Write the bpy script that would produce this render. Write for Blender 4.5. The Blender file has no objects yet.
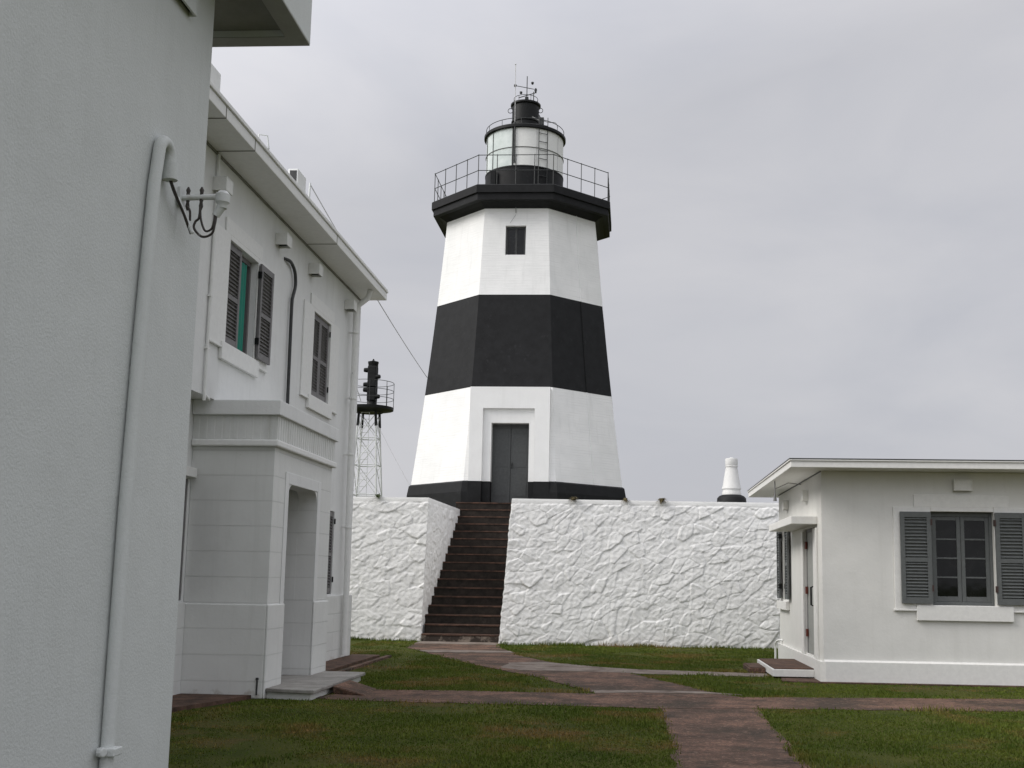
import bpy, bmesh, math, random
import numpy as np
from mathutils import Matrix, Vector, noise

random.seed(4)
RNG = np.random.default_rng(4)
D = bpy.data
scene = bpy.context.scene
COL = scene.collection
rad = math.radians

# ------------------------------------------------------------------ camera
pitch, yaw, roll = rad(7.96), rad(3.61), rad(0.91)
F = Vector((-math.sin(yaw) * math.cos(pitch), math.cos(yaw) * math.cos(pitch), math.sin(pitch)))
R0 = Vector((math.cos(yaw), math.sin(yaw), 0))
U0 = R0.cross(F)
RR = R0 * math.cos(roll) + U0 * math.sin(roll)
UU = U0 * math.cos(roll) - R0 * math.sin(roll)
cam_data = D.cameras.new('camera')
cam = D.objects.new('camera', cam_data)
COL.objects.link(cam)
M = Matrix((RR, UU, -F)).transposed().to_4x4()
M.translation = Vector((0, 0, 1.6))
cam.matrix_world = M
cam_data.sensor_width = 36
cam_data.lens = 1150 / 1024 * 36
cam_data.shift_x = -49.9 / 1024
cam_data.shift_y = 33.9 / 1024
cam_data.clip_start = 0.1
cam_data.clip_end = 6000
scene.camera = cam

# ------------------------------------------------------------------ sky, sun, exposure
SUN = Vector((-0.80, -0.27, 0.70)).normalized()
sun_el = math.asin(SUN.z)
sun_az = math.atan2(SUN.x, SUN.y)
world = D.worlds.new('World')
scene.world = world
world.use_nodes = True
wn = world.node_tree
wn.nodes.clear()


def wnode(t, **k):
    n = wn.nodes.new(t)
    for a, b in k.items():
        setattr(n, a, b)
    return n


wo = wnode('ShaderNodeOutputWorld')
bg = wnode('ShaderNodeBackground')
sky = wnode('ShaderNodeTexSky', sky_type='NISHITA', sun_disc=False, sun_elevation=sun_el, sun_rotation=sun_az)
sky.dust_density = 4
tc = wnode('ShaderNodeTexCoord')
mp = wnode('ShaderNodeMapping')
mp.inputs['Scale'].default_value = (1, 1, 2.6)
n1 = wnode('ShaderNodeTexNoise')
n1.inputs['Scale'].default_value = 2.6
n1.inputs['Detail'].default_value = 6
n1.inputs['Roughness'].default_value = 0.52
n1.inputs['Distortion'].default_value = 0.4
cr = wnode('ShaderNodeValToRGB')
e = cr.color_ramp.elements
e[0].position, e[0].color = 0.37, (4.10, 4.14, 4.46, 1)
e[1].position, e[1].color = 0.63, (4.76, 4.73, 4.94, 1)
# the cloud layer is brighter towards the veiled sun and the zenith
geo_dot = wnode('ShaderNodeVectorMath', operation='DOT_PRODUCT')
geo_dot.inputs[1].default_value = (-0.28, -0.22, 0.93)
rng_ = wnode('ShaderNodeMapRange')
rng_.inputs['From Min'].default_value = 0.15
rng_.inputs['From Max'].default_value = 1.0
rng_.inputs['To Min'].default_value = 0.86
rng_.inputs['To Max'].default_value = 2.5
mul = wnode('ShaderNodeVectorMath', operation='SCALE')
mix = wnode('ShaderNodeMix', data_type='RGBA')
mix.inputs['Factor'].default_value = 0.94
L = wn.links.new
L(tc.outputs['Generated'], mp.inputs['Vector'])
L(mp.outputs['Vector'], n1.inputs['Vector'])
L(n1.outputs['Fac'], cr.inputs['Fac'])
L(tc.outputs['Generated'], geo_dot.inputs[0])
L(geo_dot.outputs['Value'], rng_.inputs['Value'])
L(cr.outputs['Color'], mul.inputs[0])
L(rng_.outputs['Result'], mul.inputs['Scale'])
L(sky.outputs['Color'], mix.inputs[6])
L(mul.outputs['Vector'], mix.inputs[7])
L(mix.outputs[2], bg.inputs['Color'])
bg.inputs['Strength'].default_value = 0.085
L(bg.outputs['Background'], wo.inputs['Surface'])

sd = D.lights.new('sun', 'SUN')
sd.energy = 1.3
sd.angle = rad(28)
sd.color = (1.0, 0.965, 0.91)
so = D.objects.new('sun', sd)
COL.objects.link(so)
so.rotation_euler = SUN.to_track_quat('Z', 'Y').to_euler()

vs = scene.view_settings
vs.view_transform = 'Standard'
vs.look = 'None'
vs.gamma = 1
vs.use_curve_mapping = False
vs.exposure = 0.83

# ------------------------------------------------------------------ materials


class NT:
    def __init__(s, name, rough=0.7, spec=0.3):
        s.m = D.materials.new(name)
        s.m.use_nodes = True
        s.t = s.m.node_tree
        s.b = s.t.nodes['Principled BSDF']
        s.b.inputs['Roughness'].default_value = rough
        s.b.inputs['Specular IOR Level'].default_value = spec
        s.co = s.n('ShaderNodeNewGeometry').outputs['Position']
        s.h = None

    def n(s, t, **k):
        n = s.t.nodes.new(t)
        for a, b in k.items():
            setattr(n, a, b)
        return n

    def l(s, a, b):
        s.t.links.new(a, b)

    def noise(s, scale, detail=5, rough=0.55, stretch=None, dist=0):
        n = s.n('ShaderNodeTexNoise')
        n.inputs['Scale'].default_value = scale
        n.inputs['Detail'].default_value = detail
        n.inputs['Roughness'].default_value = rough
        n.inputs['Distortion'].default_value = dist
        if stretch:
            m = s.n('ShaderNodeMapping')
            m.inputs['Scale'].default_value = stretch
            s.l(s.co, m.inputs['Vector'])
            s.l(m.outputs['Vector'], n.inputs['Vector'])
        else:
            s.l(s.co, n.inputs['Vector'])
        return n.outputs['Fac']

    def ramp(s, fac, stops):
        r = s.n('ShaderNodeValToRGB')
        el = r.color_ramp.elements
        while len(el) < len(stops):
            el.new(0.5)
        for e_, (p, c) in zip(el, stops):
            e_.position = p
            if not hasattr(c, '__len__'):
                c = (c, c, c)
            e_.color = (*c, 1)
        s.l(fac, r.inputs['Fac'])
        return r.outputs['Color']

    def mixc(s, fac, a, b, mode='MIX'):
        m = s.n('ShaderNodeMix', data_type='RGBA', blend_type=mode)
        for v, i in ((fac, 0), (a, 6), (b, 7)):
            if hasattr(v, 'is_linked') or hasattr(v, 'links'):
                s.l(v, m.inputs[i])
            elif i == 0:
                m.inputs[0].default_value = v
            else:
                m.inputs[i].default_value = (*v, 1)
        return m.outputs[2]

    def color(s, c):
        if hasattr(c, 'links'):
            s.l(c, s.b.inputs['Base Color'])
        else:
            s.b.inputs['Base Color'].default_value = (*c, 1)
        return s

    def bump(s, h, dist, strength=1.0):
        b = s.n('ShaderNodeBump')
        b.inputs['Strength'].default_value = strength
        b.inputs['Distance'].default_value = dist
        s.l(h, b.inputs['Height'])
        if s.h:
            s.l(s.h, b.inputs['Normal'])
        s.h = b.outputs['Normal']
        s.l(s.h, s.b.inputs['Normal'])
        return s

    def zlines(s, period, width, offset=0.0):
        """1 inside a thin horizontal joint, 0 elsewhere (world height)."""
        sx = s.n('ShaderNodeSeparateXYZ')
        s.l(s.co, sx.inputs[0])
        a = s.n('ShaderNodeMath', operation='ADD')
        a.inputs[1].default_value = offset
        s.l(sx.outputs['Z'], a.inputs[0])
        w = s.n('ShaderNodeMath', operation='PINGPONG')
        w.inputs[1].default_value = period / 2
        s.l(a.outputs[0], w.inputs[0])
        c = s.n('ShaderNodeMath', operation='LESS_THAN')
        c.inputs[1].default_value = width / 2
        s.l(w.outputs[0], c.inputs[0])
        return c.outputs[0]


def plaster(name, col, dark=0.86, bump_d=0.006, joints=None, streak=0.5, bscale=26):
    k = NT(name, 0.62, 0.25)
    a = tuple(c * dark for c in col)
    c = k.mixc(k.ramp(k.noise(1.7, 7, 0.65), [(0.35, 0), (0.7, 1)]), a, col)
    st = k.noise(1.0, 5, 0.6, (9, 9, 0.55))
    stain = k.ramp(st, [(0.52, 0), (0.78, streak)])
    c = k.mixc(stain, c, (col[0] * 0.62, col[1] * 0.62, col[2] * 0.58))
    sp = k.ramp(k.noise(23, 3, 0.7), [(0.68, 0), (0.76, 0.35)])
    c = k.mixc(sp, c, (col[0] * 0.6, col[1] * 0.58, col[2] * 0.52))
    if joints:
        j = k.zlines(*joints)
        c = k.mixc(j, c, tuple(q * 0.88 for q in col))
        inv = k.n('ShaderNodeMath', operation='SUBTRACT')
        inv.inputs[0].default_value = 1
        k.l(j, inv.inputs[1])
        k.bump(inv.outputs[0], 0.004)
    # soil splashed up in uneven patches at the foot of the wall
    sx = k.n('ShaderNodeSeparateXYZ')
    k.l(k.co, sx.inputs[0])
    mr = k.n('ShaderNodeMapRange')
    mr.inputs['From Min'].default_value = 0.02
    mr.inputs['From Max'].default_value = 0.34
    mr.inputs['To Min'].default_value = 0.16
    mr.inputs['To Max'].default_value = -0.25
    k.l(sx.outputs['Z'], mr.inputs['Value'])
    ad = k.n('ShaderNodeMath', operation='ADD')
    k.l(mr.outputs[0], ad.inputs[0])
    k.l(k.noise(4.5, 7, 0.72), ad.inputs[1])
    c = k.mixc(k.ramp(ad.outputs[0], [(0.58, 0), (0.74, 0.6)]), c, (0.33, 0.29, 0.235))
    k.color(c)
    k.bump(k.noise(bscale, 6, 0.62), bump_d, 0.8)
    k.bump(k.noise(2.2, 3, 0.5), 0.02, 0.5)
    return k.m


def painted(name, col, rough=0.5, var=0.2, bump_d=0.002, sc=14, wear=None):
    k = NT(name, rough, 0.2 if max(col) < 0.02 else 0.35)
    c = k.mixc(k.ramp(k.noise(sc, 6, 0.6), [(0.3, 0), (0.72, 1)]), tuple(x * (1 - var) for x in col), tuple(x * (1 + var * 0.5) for x in col))
    if wear:
        c = k.mixc(k.ramp(k.noise(5.5, 8, 0.7), [(0.6, 0), (0.7, wear[1])]), c, wear[0])
    k.color(c)
    k.bump(k.noise(sc * 3, 4), bump_d, 0.7)
    return k.m


MT = {}
MT['near_plaster'] = plaster('near_plaster', (0.635, 0.66, 0.65), 0.95, 0.0055, None, 0.12, 55)
MT['house_white'] = plaster('house_white', (0.74, 0.75, 0.74), 0.93, 0.004, None, 0.2)
MT['block_white'] = plaster('block_white', (0.71, 0.72, 0.70), 0.93, 0.003, (0.335, 0.012, 0.12), 0.22)
MT['frieze_white'] = plaster('frieze_white', (0.70, 0.71, 0.69), 0.9, 0.004, None, 0.55)
MT['cream_plaster'] = plaster('cream_plaster', (0.74, 0.735, 0.70), 0.93, 0.003, None, 0.16)
MT['portal_white'] = plaster('portal_white', (0.77, 0.775, 0.765), 0.95, 0.003, None, 0.15)
MT['pillar_white'] = plaster('pillar_white', (0.60, 0.60, 0.585), 0.85, 0.004, None, 0.3)
MT['trim_white'] = painted('trim_white', (0.76, 0.765, 0.745), 0.5, 0.06)
MT['cream_trim'] = painted('cream_trim', (0.765, 0.76, 0.73), 0.5, 0.07)
MT['soffit_grey'] = plaster('soffit_grey', (0.6, 0.6, 0.58), 0.85, 0.003, None, 0.2)
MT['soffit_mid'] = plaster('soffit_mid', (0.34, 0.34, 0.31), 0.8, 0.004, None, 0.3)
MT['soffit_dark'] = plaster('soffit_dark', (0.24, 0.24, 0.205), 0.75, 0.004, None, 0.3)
MT['shutter_grey'] = painted('shutter_grey', (0.116, 0.124, 0.122), 0.55, 0.14)
MT['shutter_brown'] = painted('shutter_brown', (0.165, 0.16, 0.16), 0.55, 0.14)
MT['dark_grey'] = painted('dark_grey', (0.045, 0.047, 0.047), 0.5, 0.25)
MT['door_dark'] = painted('door_dark', (0.062, 0.066, 0.066), 0.5, 0.2)
MT['door_grey'] = painted('door_grey', (0.30, 0.31, 0.29), 0.5, 0.15, wear=((0.16, 0.1, 0.07), 0.5))
MT['black_paint'] = painted('black_paint', (0.0105, 0.011, 0.0118), 0.6, 0.4, 0.004, 3.5, ((0.026, 0.027, 0.028), 0.7))
MT['black_metal'] = painted('black_metal', (0.010, 0.011, 0.011), 0.5, 0.3)
MT['rail_metal'] = painted('rail_metal', (0.03, 0.033, 0.033), 0.45, 0.3)
MT['white_metal'] = painted('white_metal', (0.62, 0.64, 0.63), 0.45, 0.1, wear=((0.3, 0.2, 0.13), 0.35))
MT['rust_red'] = painted('rust_red', (0.13, 0.028, 0.018), 0.7, 0.3)
MT['hinge_brown'] = painted('hinge_brown', (0.06, 0.035, 0.03), 0.6, 0.3)
MT['wire_grey'] = painted('wire_grey', (0.2, 0.2, 0.2), 0.5, 0.1)
MT['wire_brown'] = painted('wire_brown', (0.045, 0.038, 0.033), 0.5, 0.3, wear=((0.35, 0.33, 0.3), 0.8))
MT['line_grey'] = painted('line_grey', (0.30, 0.305, 0.31), 0.5, 0.1)
MT['pole_grey'] = painted('pole_grey', (0.5, 0.5, 0.5), 0.4, 0.1)
k = NT('teal_curtain', 0.6)
k.color(k.mixc(k.noise(9, 3, 0.5, (1, 1, 0.1)), (0.004, 0.12, 0.085), (0.01, 0.24, 0.17)))
MT['teal_curtain'] = k.m
k = NT('dark_glass', 0.04, 0.32)
k.color(k.mixc(k.ramp(k.noise(3.5, 3), [(0.45, 0), (0.65, 1)]), (0.004, 0.005, 0.005), (0.010, 0.011, 0.011)))
k.bump(k.noise(2, 2), 0.004, 0.3)
MT['dark_glass'] = k.m
k = NT('lantern_glass', 0.08, 0.6)
k.color(k.mixc(k.ramp(k.noise(1.8, 4), [(0.4, 0), (0.6, 1)]), (0.50, 0.56, 0.54), (0.64, 0.69, 0.67)))
k.bump(k.noise(1.5, 2), 0.01, 0.4)
MT['lantern_glass'] = k.m

# lighthouse white: fine courses of painted brick under thick paint
k = NT('tower_white', 0.55, 0.3)
cc = k.mixc(k.ramp(k.noise(1.3, 6, 0.6), [(0.35, 0), (0.7, 1)]), (0.74, 0.745, 0.735), (0.82, 0.82, 0.81))
cc = k.mixc(k.ramp(k.noise(1, 5, 0.6, (6, 6, 0.35)), [(0.55, 0), (0.8, 0.3)]), cc, (0.5, 0.5, 0.48))
jl = k.zlines(0.085, 0.014)
wav = k.ramp(k.noise(1.1, 4, 0.6, (1, 1, 9)), [(0.46, 0), (0.62, 1)])
jm = k.n('ShaderNodeMath', operation='MULTIPLY')
k.l(jl, jm.inputs[0])
k.l(wav, jm.inputs[1])
cc = k.mixc(jm.outputs[0], cc, (0.69, 0.69, 0.68))
k.color(cc)
k.bump(k.noise(2.0, 5, 0.6, (1, 1, 10)), 0.010, 0.6)
k.bump(k.noise(30, 3), 0.003, 0.5)
MT['tower_white'] = k.m

k = NT('stone_white', 0.6, 0.25)
cc = k.mixc(k.ramp(k.noise(3, 7, 0.65), [(0.3, 0), (0.7, 1)]), (0.74, 0.74, 0.725), (0.83, 0.83, 0.815))
sz = k.n('ShaderNodeSeparateXYZ')
k.l(k.co, sz.inputs[0])
low = k.n('ShaderNodeMapRange')
low.inputs['From Min'].default_value = 0.0
low.inputs['From Max'].default_value = 0.3
low.inputs['To Min'].default_value = 0.75
low.inputs['To Max'].default_value = 0.0
k.l(sz.outputs['Z'], low.inputs['Value'])
dm = k.n('ShaderNodeMath', operation='MULTIPLY')
k.l(low.outputs[0], dm.inputs[0])
k.l(k.ramp(k.noise(6, 6, 0.7), [(0.4, 0), (0.65, 1)]), dm.inputs[1])
cc = k.mixc(dm.outputs[0], cc, (0.38, 0.345, 0.29))
cc = k.mixc(k.ramp(k.noise(4.2, 8, 0.75), [(0.66, 0), (0.75, 0.45)]), cc, (0.5, 0.48, 0.44))
k.color(cc)
k.bump(k.noise(13, 8, 0.72), 0.011, 0.75)
k.bump(k.noise(40, 5, 0.65), 0.006, 0.9)
MT['stone_white'] = k.m

k = NT('step_stone', 0.8, 0.2)
cc = k.mixc(k.ramp(k.noise(5, 8, 0.7), [(0.35, 0), (0.7, 1)]), (0.013, 0.011, 0.0095), (0.040, 0.032, 0.026))
cc = k.mixc(k.ramp(k.noise(2.6, 7, 0.75), [(0.62, 0), (0.75, 0.6)]), cc, (0.07, 0.058, 0.05))
k.color(cc)
k.bump(k.noise(22, 6, 0.6), 0.012, 0.9)
MT['step_stone'] = k.m
k = NT('step_pale', 0.8, 0.2)
cc = k.mixc(k.ramp(k.noise(2.1, 6, 0.7), [(0.47, 0), (0.58, 1)]), (0.045, 0.036, 0.030), (0.24, 0.20, 0.165))
k.color(cc)
k.bump(k.noise(22, 6, 0.6), 0.012, 0.9)
MT['step_pale'] = k.m
k = NT('nosing', 0.8, 0.2)
cc = k.mixc(k.ramp(k.noise(4, 8, 0.7), [(0.35, 0), (0.65, 1)]), (0.03, 0.021, 0.017), (0.125, 0.070, 0.050))
k.color(cc)
k.bump(k.noise(25, 5), 0.01, 0.9)
MT['nosing'] = k.m

k = NT('red_path', 0.85, 0.2)
cc = k.mixc(k.ramp(k.noise(2.0, 9, 0.72), [(0.36, 0), (0.64, 1)]), (0.040, 0.026, 0.018), (0.25, 0.140, 0.098))
cc = k.mixc(k.ramp(k.noise(0.9, 6, 0.7), [(0.47, 0), (0.60, 0.85)]), cc, (0.036, 0.029, 0.020))
cc = k.mixc(k.ramp(k.noise(11, 7, 0.75), [(0.54, 0), (0.68, 0.85)]), cc, (0.34, 0.225, 0.165))
cc = k.mixc(k.ramp(k.noise(3.1, 5, 0.6), [(0.6, 0), (0.75, 0.6)]), cc, (0.036, 0.044, 0.018))
k.color(cc)
cc = k.mixc(k.ramp(k.noise(34, 5, 0.75), [(0.42, 0.75), (0.56, 0)]), cc, (0.045, 0.034, 0.027))
k.color(cc)
k.bump(k.noise(18, 7, 0.7), 0.02, 0.9)
MT['red_path'] = k.m
k = NT('pale_concrete', 0.85, 0.2)
cc = k.mixc(k.ramp(k.noise(2.6, 9, 0.72), [(0.35, 0), (0.65, 1)]), (0.10, 0.075, 0.06), (0.24, 0.205, 0.175))
k.color(cc)
k.bump(k.noise(20, 6, 0.7), 0.012, 0.9)
MT['pale_concrete'] = k.m
k = NT('grey_concrete', 0.8, 0.2)
cc = k.mixc(k.ramp(k.noise(2.6, 9, 0.72), [(0.35, 0), (0.65, 1)]), (0.20, 0.19, 0.175), (0.33, 0.32, 0.295))
k.color(cc)
k.bump(k.noise(20, 6, 0.7), 0.008, 0.9)
MT['grey_concrete'] = k.m
k = NT('brick_red', 0.85, 0.2)
cc = k.mixc(k.ramp(k.noise(4, 8, 0.72), [(0.35, 0), (0.65, 1)]), (0.04, 0.027, 0.020), (0.135, 0.080, 0.058))
k.color(cc)
k.bump(k.noise(20, 6, 0.7), 0.012, 0.9)
MT['brick_red'] = k.m

k = NT('soil_turf', 0.95, 0.1)
cc = k.mixc(k.ramp(k.noise(0.9, 7, 0.65), [(0.38, 0), (0.64, 1)]), (0.046, 0.062, 0.009), (0.090, 0.092, 0.018))
cc = k.mixc(k.ramp(k.noise(0.55, 6, 0.7), [(0.53, 0), (0.66, 0.85)]), cc, (0.12, 0.075, 0.034))
cc = k.mixc(k.ramp(k.noise(28, 4, 0.7), [(0.4, 0), (0.7, 0.6)]), cc, (0.018, 0.022, 0.008))
k.color(cc)
k.bump(k.noise(30, 5, 0.7), 0.03, 0.9)
MT['soil_turf'] = k.m
k = NT('grass_blades', 0.6, 0.2)
cc = k.mixc(k.ramp(k.noise(0.8, 6, 0.65), [(0.36, 0), (0.64, 1)]), (0.062, 0.098, 0.009), (0.135, 0.160, 0.020))
cc = k.mixc(k.ramp(k.noise(0.55, 6, 0.7), [(0.50, 0), (0.64, 0.8)]), cc, (0.30, 0.165, 0.062))
cc = k.mixc(k.ramp(k.noise(55, 2, 0.6), [(0.35, 0), (0.7, 0.7)]), cc, (0.046, 0.075, 0.009))
k.color(cc)
MT['grass_blades'] = k.m
MT['weed_green'] = painted('weed_green', (0.05, 0.072, 0.016), 0.6, 0.5, 0.001, 30)
MT['weed_dry'] = painted('weed_dry', (0.10, 0.078, 0.028), 0.6, 0.5, 0.001, 30)

# ------------------------------------------------------------------ mesh builder
IDF = (Vector((0, 0, 0)), Vector((1, 0, 0)), Vector((0, 1, 0)))


class MB:
    def __init__(s):
        s.v, s.f = [], []

    def add(s, vs_, fs):
        o = len(s.v)
        s.v += [tuple(p) for p in vs_]
        s.f += [tuple(i + o for i in q) for q in fs]
        return s

    def box(s, a0, a1, b0, b1, c0, c1, fr=IDF):
        o, u, n = fr
        P = [o + u * a + n * b + Vector((0, 0, c)) for c in (c0, c1) for b in (b0, b1) for a in (a0, a1)]
        return s.add(P, [(0, 1, 3, 2), (4, 6, 7, 5), (0, 4, 5, 1), (2, 3, 7, 6), (0, 2, 6, 4), (1, 5, 7, 3)])

    def prism(s, poly, c0, c1):
        n = len(poly)
        return s.add([(x, y, c0) for x, y in poly] + [(x, y, c1) for x, y in poly],
                     [tuple(range(n)), tuple(range(n, 2 * n))] + [(i, (i + 1) % n, n + (i + 1) % n, n + i) for i in range(n)])

    def hexa(s, lo, hi):
        return s.add(list(lo) + list(hi), [(0, 1, 2, 3), (4, 5, 6, 7)] + [(i, (i + 1) % 4, 4 + (i + 1) % 4, 4 + i) for i in range(4)])

    def loft(s, rings, cap=True):
        n = len(rings[0])
        vs_ = [p for r in rings for p in r]
        fs = [(k_ * n + i, k_ * n + (i + 1) % n, (k_ + 1) * n + (i + 1) % n, (k_ + 1) * n + i) for k_ in range(len(rings) - 1) for i in range(n)]
        if cap:
            fs += [tuple(range(n)), tuple(range((len(rings) - 1) * n, len(rings) * n))]
        return s.add(vs_, fs)

    def lathe(s, cx, cy, prof, n=40, a0=0.0):
        return s.loft([[(cx + r * math.cos(a0 + 2 * math.pi * i / n), cy + r * math.sin(a0 + 2 * math.pi * i / n), z) for i in range(n)] for r, z in prof])

    def tube(s, pts, r, n=8):
        pts = [Vector(p) for p in pts]
        rings = []
        prev = None
        for i, p in enumerate(pts):
            d = (pts[min(i + 1, len(pts) - 1)] - pts[max(i - 1, 0)]).normalized()
            if prev is None:
                a = d.cross(Vector((0, 0, 1)) if abs(d.z) < 0.9 else Vector((1, 0, 0))).normalized()
            else:
                a = (prev - d * prev.dot(d)).normalized()
            prev = a
            b = d.cross(a)
            rr = r[i] if hasattr(r, '__len__') else r
            rings.append([p + (a * math.cos(2 * math.pi * k_ / n) + b * math.sin(2 * math.pi * k_ / n)) * rr for k_ in range(n)])
        return s.loft(rings)

    def ring(s, c, r, t, n=48, a0=0, a1=2 * math.pi):
        closed = abs(a1 - a0) > 6.28
        pts = [(c[0] + r * math.cos(a0 + (a1 - a0) * i / n), c[1] + r * math.sin(a0 + (a1 - a0) * i / n), c[2]) for i in range(n + 1)]
        return s.tube(pts, t, 6)

    def wall(s, fr, a0, a1, c0, c1, t, holes):
        """plane wall with rectangular openings: faces, back and reveals."""
        o, u, n = fr
        A = sorted({a0, a1, *[x for h in holes for x in h[:2]]})
        Cc = sorted({c0, c1, *[x for h in holes for x in h[2:]]})
        inh = lambda a, c: any(h[0] < a < h[1] and h[2] < c < h[3] for h in holes)
        solid = {}
        for i in range(len(A) - 1):
            for j in range(len(Cc) - 1):
                solid[i, j] = not inh((A[i] + A[i + 1]) / 2, (Cc[j] + Cc[j + 1]) / 2)
        idx = {}

        def vert(i, j, b):
            if (i, j, b) not in idx:
                idx[i, j, b] = len(s.v)
                s.v.append(tuple(o + u * A[i] + n * (0 if b == 0 else -t) + Vector((0, 0, Cc[j]))))
            return idx[i, j, b]
        for (i, j), ok in solid.items():
            if not ok:
                continue
            for b in (0, 1):
                s.f.append((vert(i, j, b), vert(i + 1, j, b), vert(i + 1, j + 1, b), vert(i, j + 1, b)))
            for (di, dj, e1, e2) in ((-1, 0, (0, 0), (0, 1)), (1, 0, (1, 0), (1, 1)), (0, -1, (0, 0), (1, 0)), (0, 1, (0, 1), (1, 1))):
                if not solid.get((i + di, j + dj), False):
                    p, q = (i + e1[0], j + e1[1]), (i + e2[0], j + e2[1])
                    s.f.append((vert(*p, 0), vert(*q, 0), vert(*q, 1), vert(*p, 1)))
        return s

    def build(s, name, mat, parent=None, smooth=False, bevel=0, root=None):
        me = D.meshes.new(name)
        off = Vector((0, 0, 0))
        r = parent
        while r is not None and r.parent is not None:
            r = r.parent
        if r is not None:
            off = r.location
        me.from_pydata([(p[0] - off[0], p[1] - off[1], p[2] - off[2]) for p in s.v], [], s.f)
        bm = bmesh.new()
        bm.from_mesh(me)
        bmesh.ops.recalc_face_normals(bm, faces=bm.faces)
        bm.to_mesh(me)
        bm.free()
        me.materials.append(MT[mat] if isinstance(mat, str) else mat)
        ob = D.objects.new(name, me)
        COL.objects.link(ob)
        ob.parent = parent
        if smooth:
            for p in me.polygons:
                p.use_smooth = True
            if smooth != 'all':
                me.set_sharp_from_angle(angle=rad(40))
        if bevel:
            m = ob.modifiers.new('bevel', 'BEVEL')
            m.width = bevel
            m.segments = 2
            m.limit_method = 'ANGLE'
            m.angle_limit = rad(40)
        return ob


def tag(o, label=None, cat=None, group=None, kind=None):
    for k_, v in (('label', label), ('category', cat), ('group', group), ('kind', kind)):
        if v:
            o[k_] = v
    return o


def empty(name, loc, label, cat, group=None):
    o = D.objects.new(name, None)
    o.empty_display_size = 0.3
    COL.objects.link(o)
    o.location = loc
    return tag(o, label, cat, group)


def B(*a, fr=IDF):
    return MB().box(*a, fr=fr)


def arc(c, r, a0, a1, e1, e2, n=8):
    c, e1, e2 = Vector(c), Vector(e1), Vector(e2)
    return [c + (e1 * math.cos(a0 + (a1 - a0) * i / n) + e2 * math.sin(a0 + (a1 - a0) * i / n)) * r for i in range(n + 1)]


# ------------------------------------------------------------------ ground and paths
g = MB()
g.add([(-900, -900, 0), (900, -900, 0), (900, 900, 0), (-900, 900, 0)], [(0, 1, 2, 3)])
tag(g.build('ground', 'soil_turf'), kind='structure')

PATHS = {
    'front': [(0.38, -3), (0.38, 10.28), (0.39, 14.86), (0.44, 16.2), (1.66, 16.4), (1.59, 15.1), (1.56, 10.47), (1.5, -3)],
    'cross': [(-4.2, 15.2), (-3.74, 16.42), (-2.72, 16.56), (-0.65, 16.59), (0.44, 16.72), (1.68, 16.56), (5.58, 17.15), (14, 18.0), (14, 16.4), (5.02, 15.47), (1.58, 15.1), (0.39, 14.86), (-0.59, 14.94), (-1.6, 14.94), (-3.77, 15.0)],
    'diagonal': [(-5.2, 28.3), (-5.15, 26.4), (-4.54, 25.0), (-2.93, 21.53), (-2.17, 20.16), (-1.5, 19.0), (-0.62, 16.93), (-0.44, 16.31), (1.51, 16.4), (0.96, 17.67), (0.14, 19.81), (-0.47, 20.99), (-1.52, 22.4), (-2.43, 24.48), (-3.05, 27.0), (-3.2, 28.3)],
    'strip': [(-2.36, 20.9), (-1.94, 20.4), (-0.55, 20.37), (0.14, 20.18), (2.32, 20.05), (2.36, 20.75), (0.15, 21.1), (-0.49, 21.41), (-1.67, 22.49), (-2.31, 22.17)],
    'edging': [(-0.6, 17.0), (0.12, 17.12), (0.99, 17.14), (1.55, 16.8), (0.97, 16.84), (0.12, 16.78), (-0.52, 16.6)],
    'foot': [(-5.2, 28.6), (-3.25, 28.7), (-3.2, 27.75), (-5.2, 27.6)],
    'pale': [(-4.6, 25.1), (-4.2, 25.46), (-2.65, 25.44), (-2.5, 24.9), (-4.3, 24.5)],
}


def subdivide_edge(poly, step=0.12, jit=0.035):
    out = []
    for i, a in enumerate(poly):
        b = poly[(i + 1) % len(poly)]
        L_ = math.hypot(b[0] - a[0], b[1] - a[1])
        n = max(1, int(L_ / step))
        for k_ in range(n):
            t = k_ / n
            x, y = a[0] + (b[0] - a[0]) * t, a[1] + (b[1] - a[1]) * t
            q = noise.noise_vector(Vector((x * 2.3, y * 2.3, 0))) * jit + noise.noise_vector(Vector((x * 7, y * 7, 3))) * jit * 0.6
            out.append((x + q.x, y + q.y))
    return out


for i, (nm, obn, mat) in enumerate((('front', 'path', 'red_path'), ('cross', 'path', 'red_path'), ('diagonal', 'path', 'red_path'),
                                    ('strip', 'path', 'pale_concrete'), ('edging', 'path', 'pale_concrete'), ('foot', 'path', 'pale_concrete'), ('pale', 'path', 'pale_concrete'))):
    p = MB()
    q = subdivide_edge(PATHS[nm])
    z = 0.003 * (i + 1) + 0.001
    p.prism(q, -0.05, z)
    tag(p.build(obn, mat), kind='structure')

# ------------------------------------------------------------------ windows (shared builder)


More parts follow.
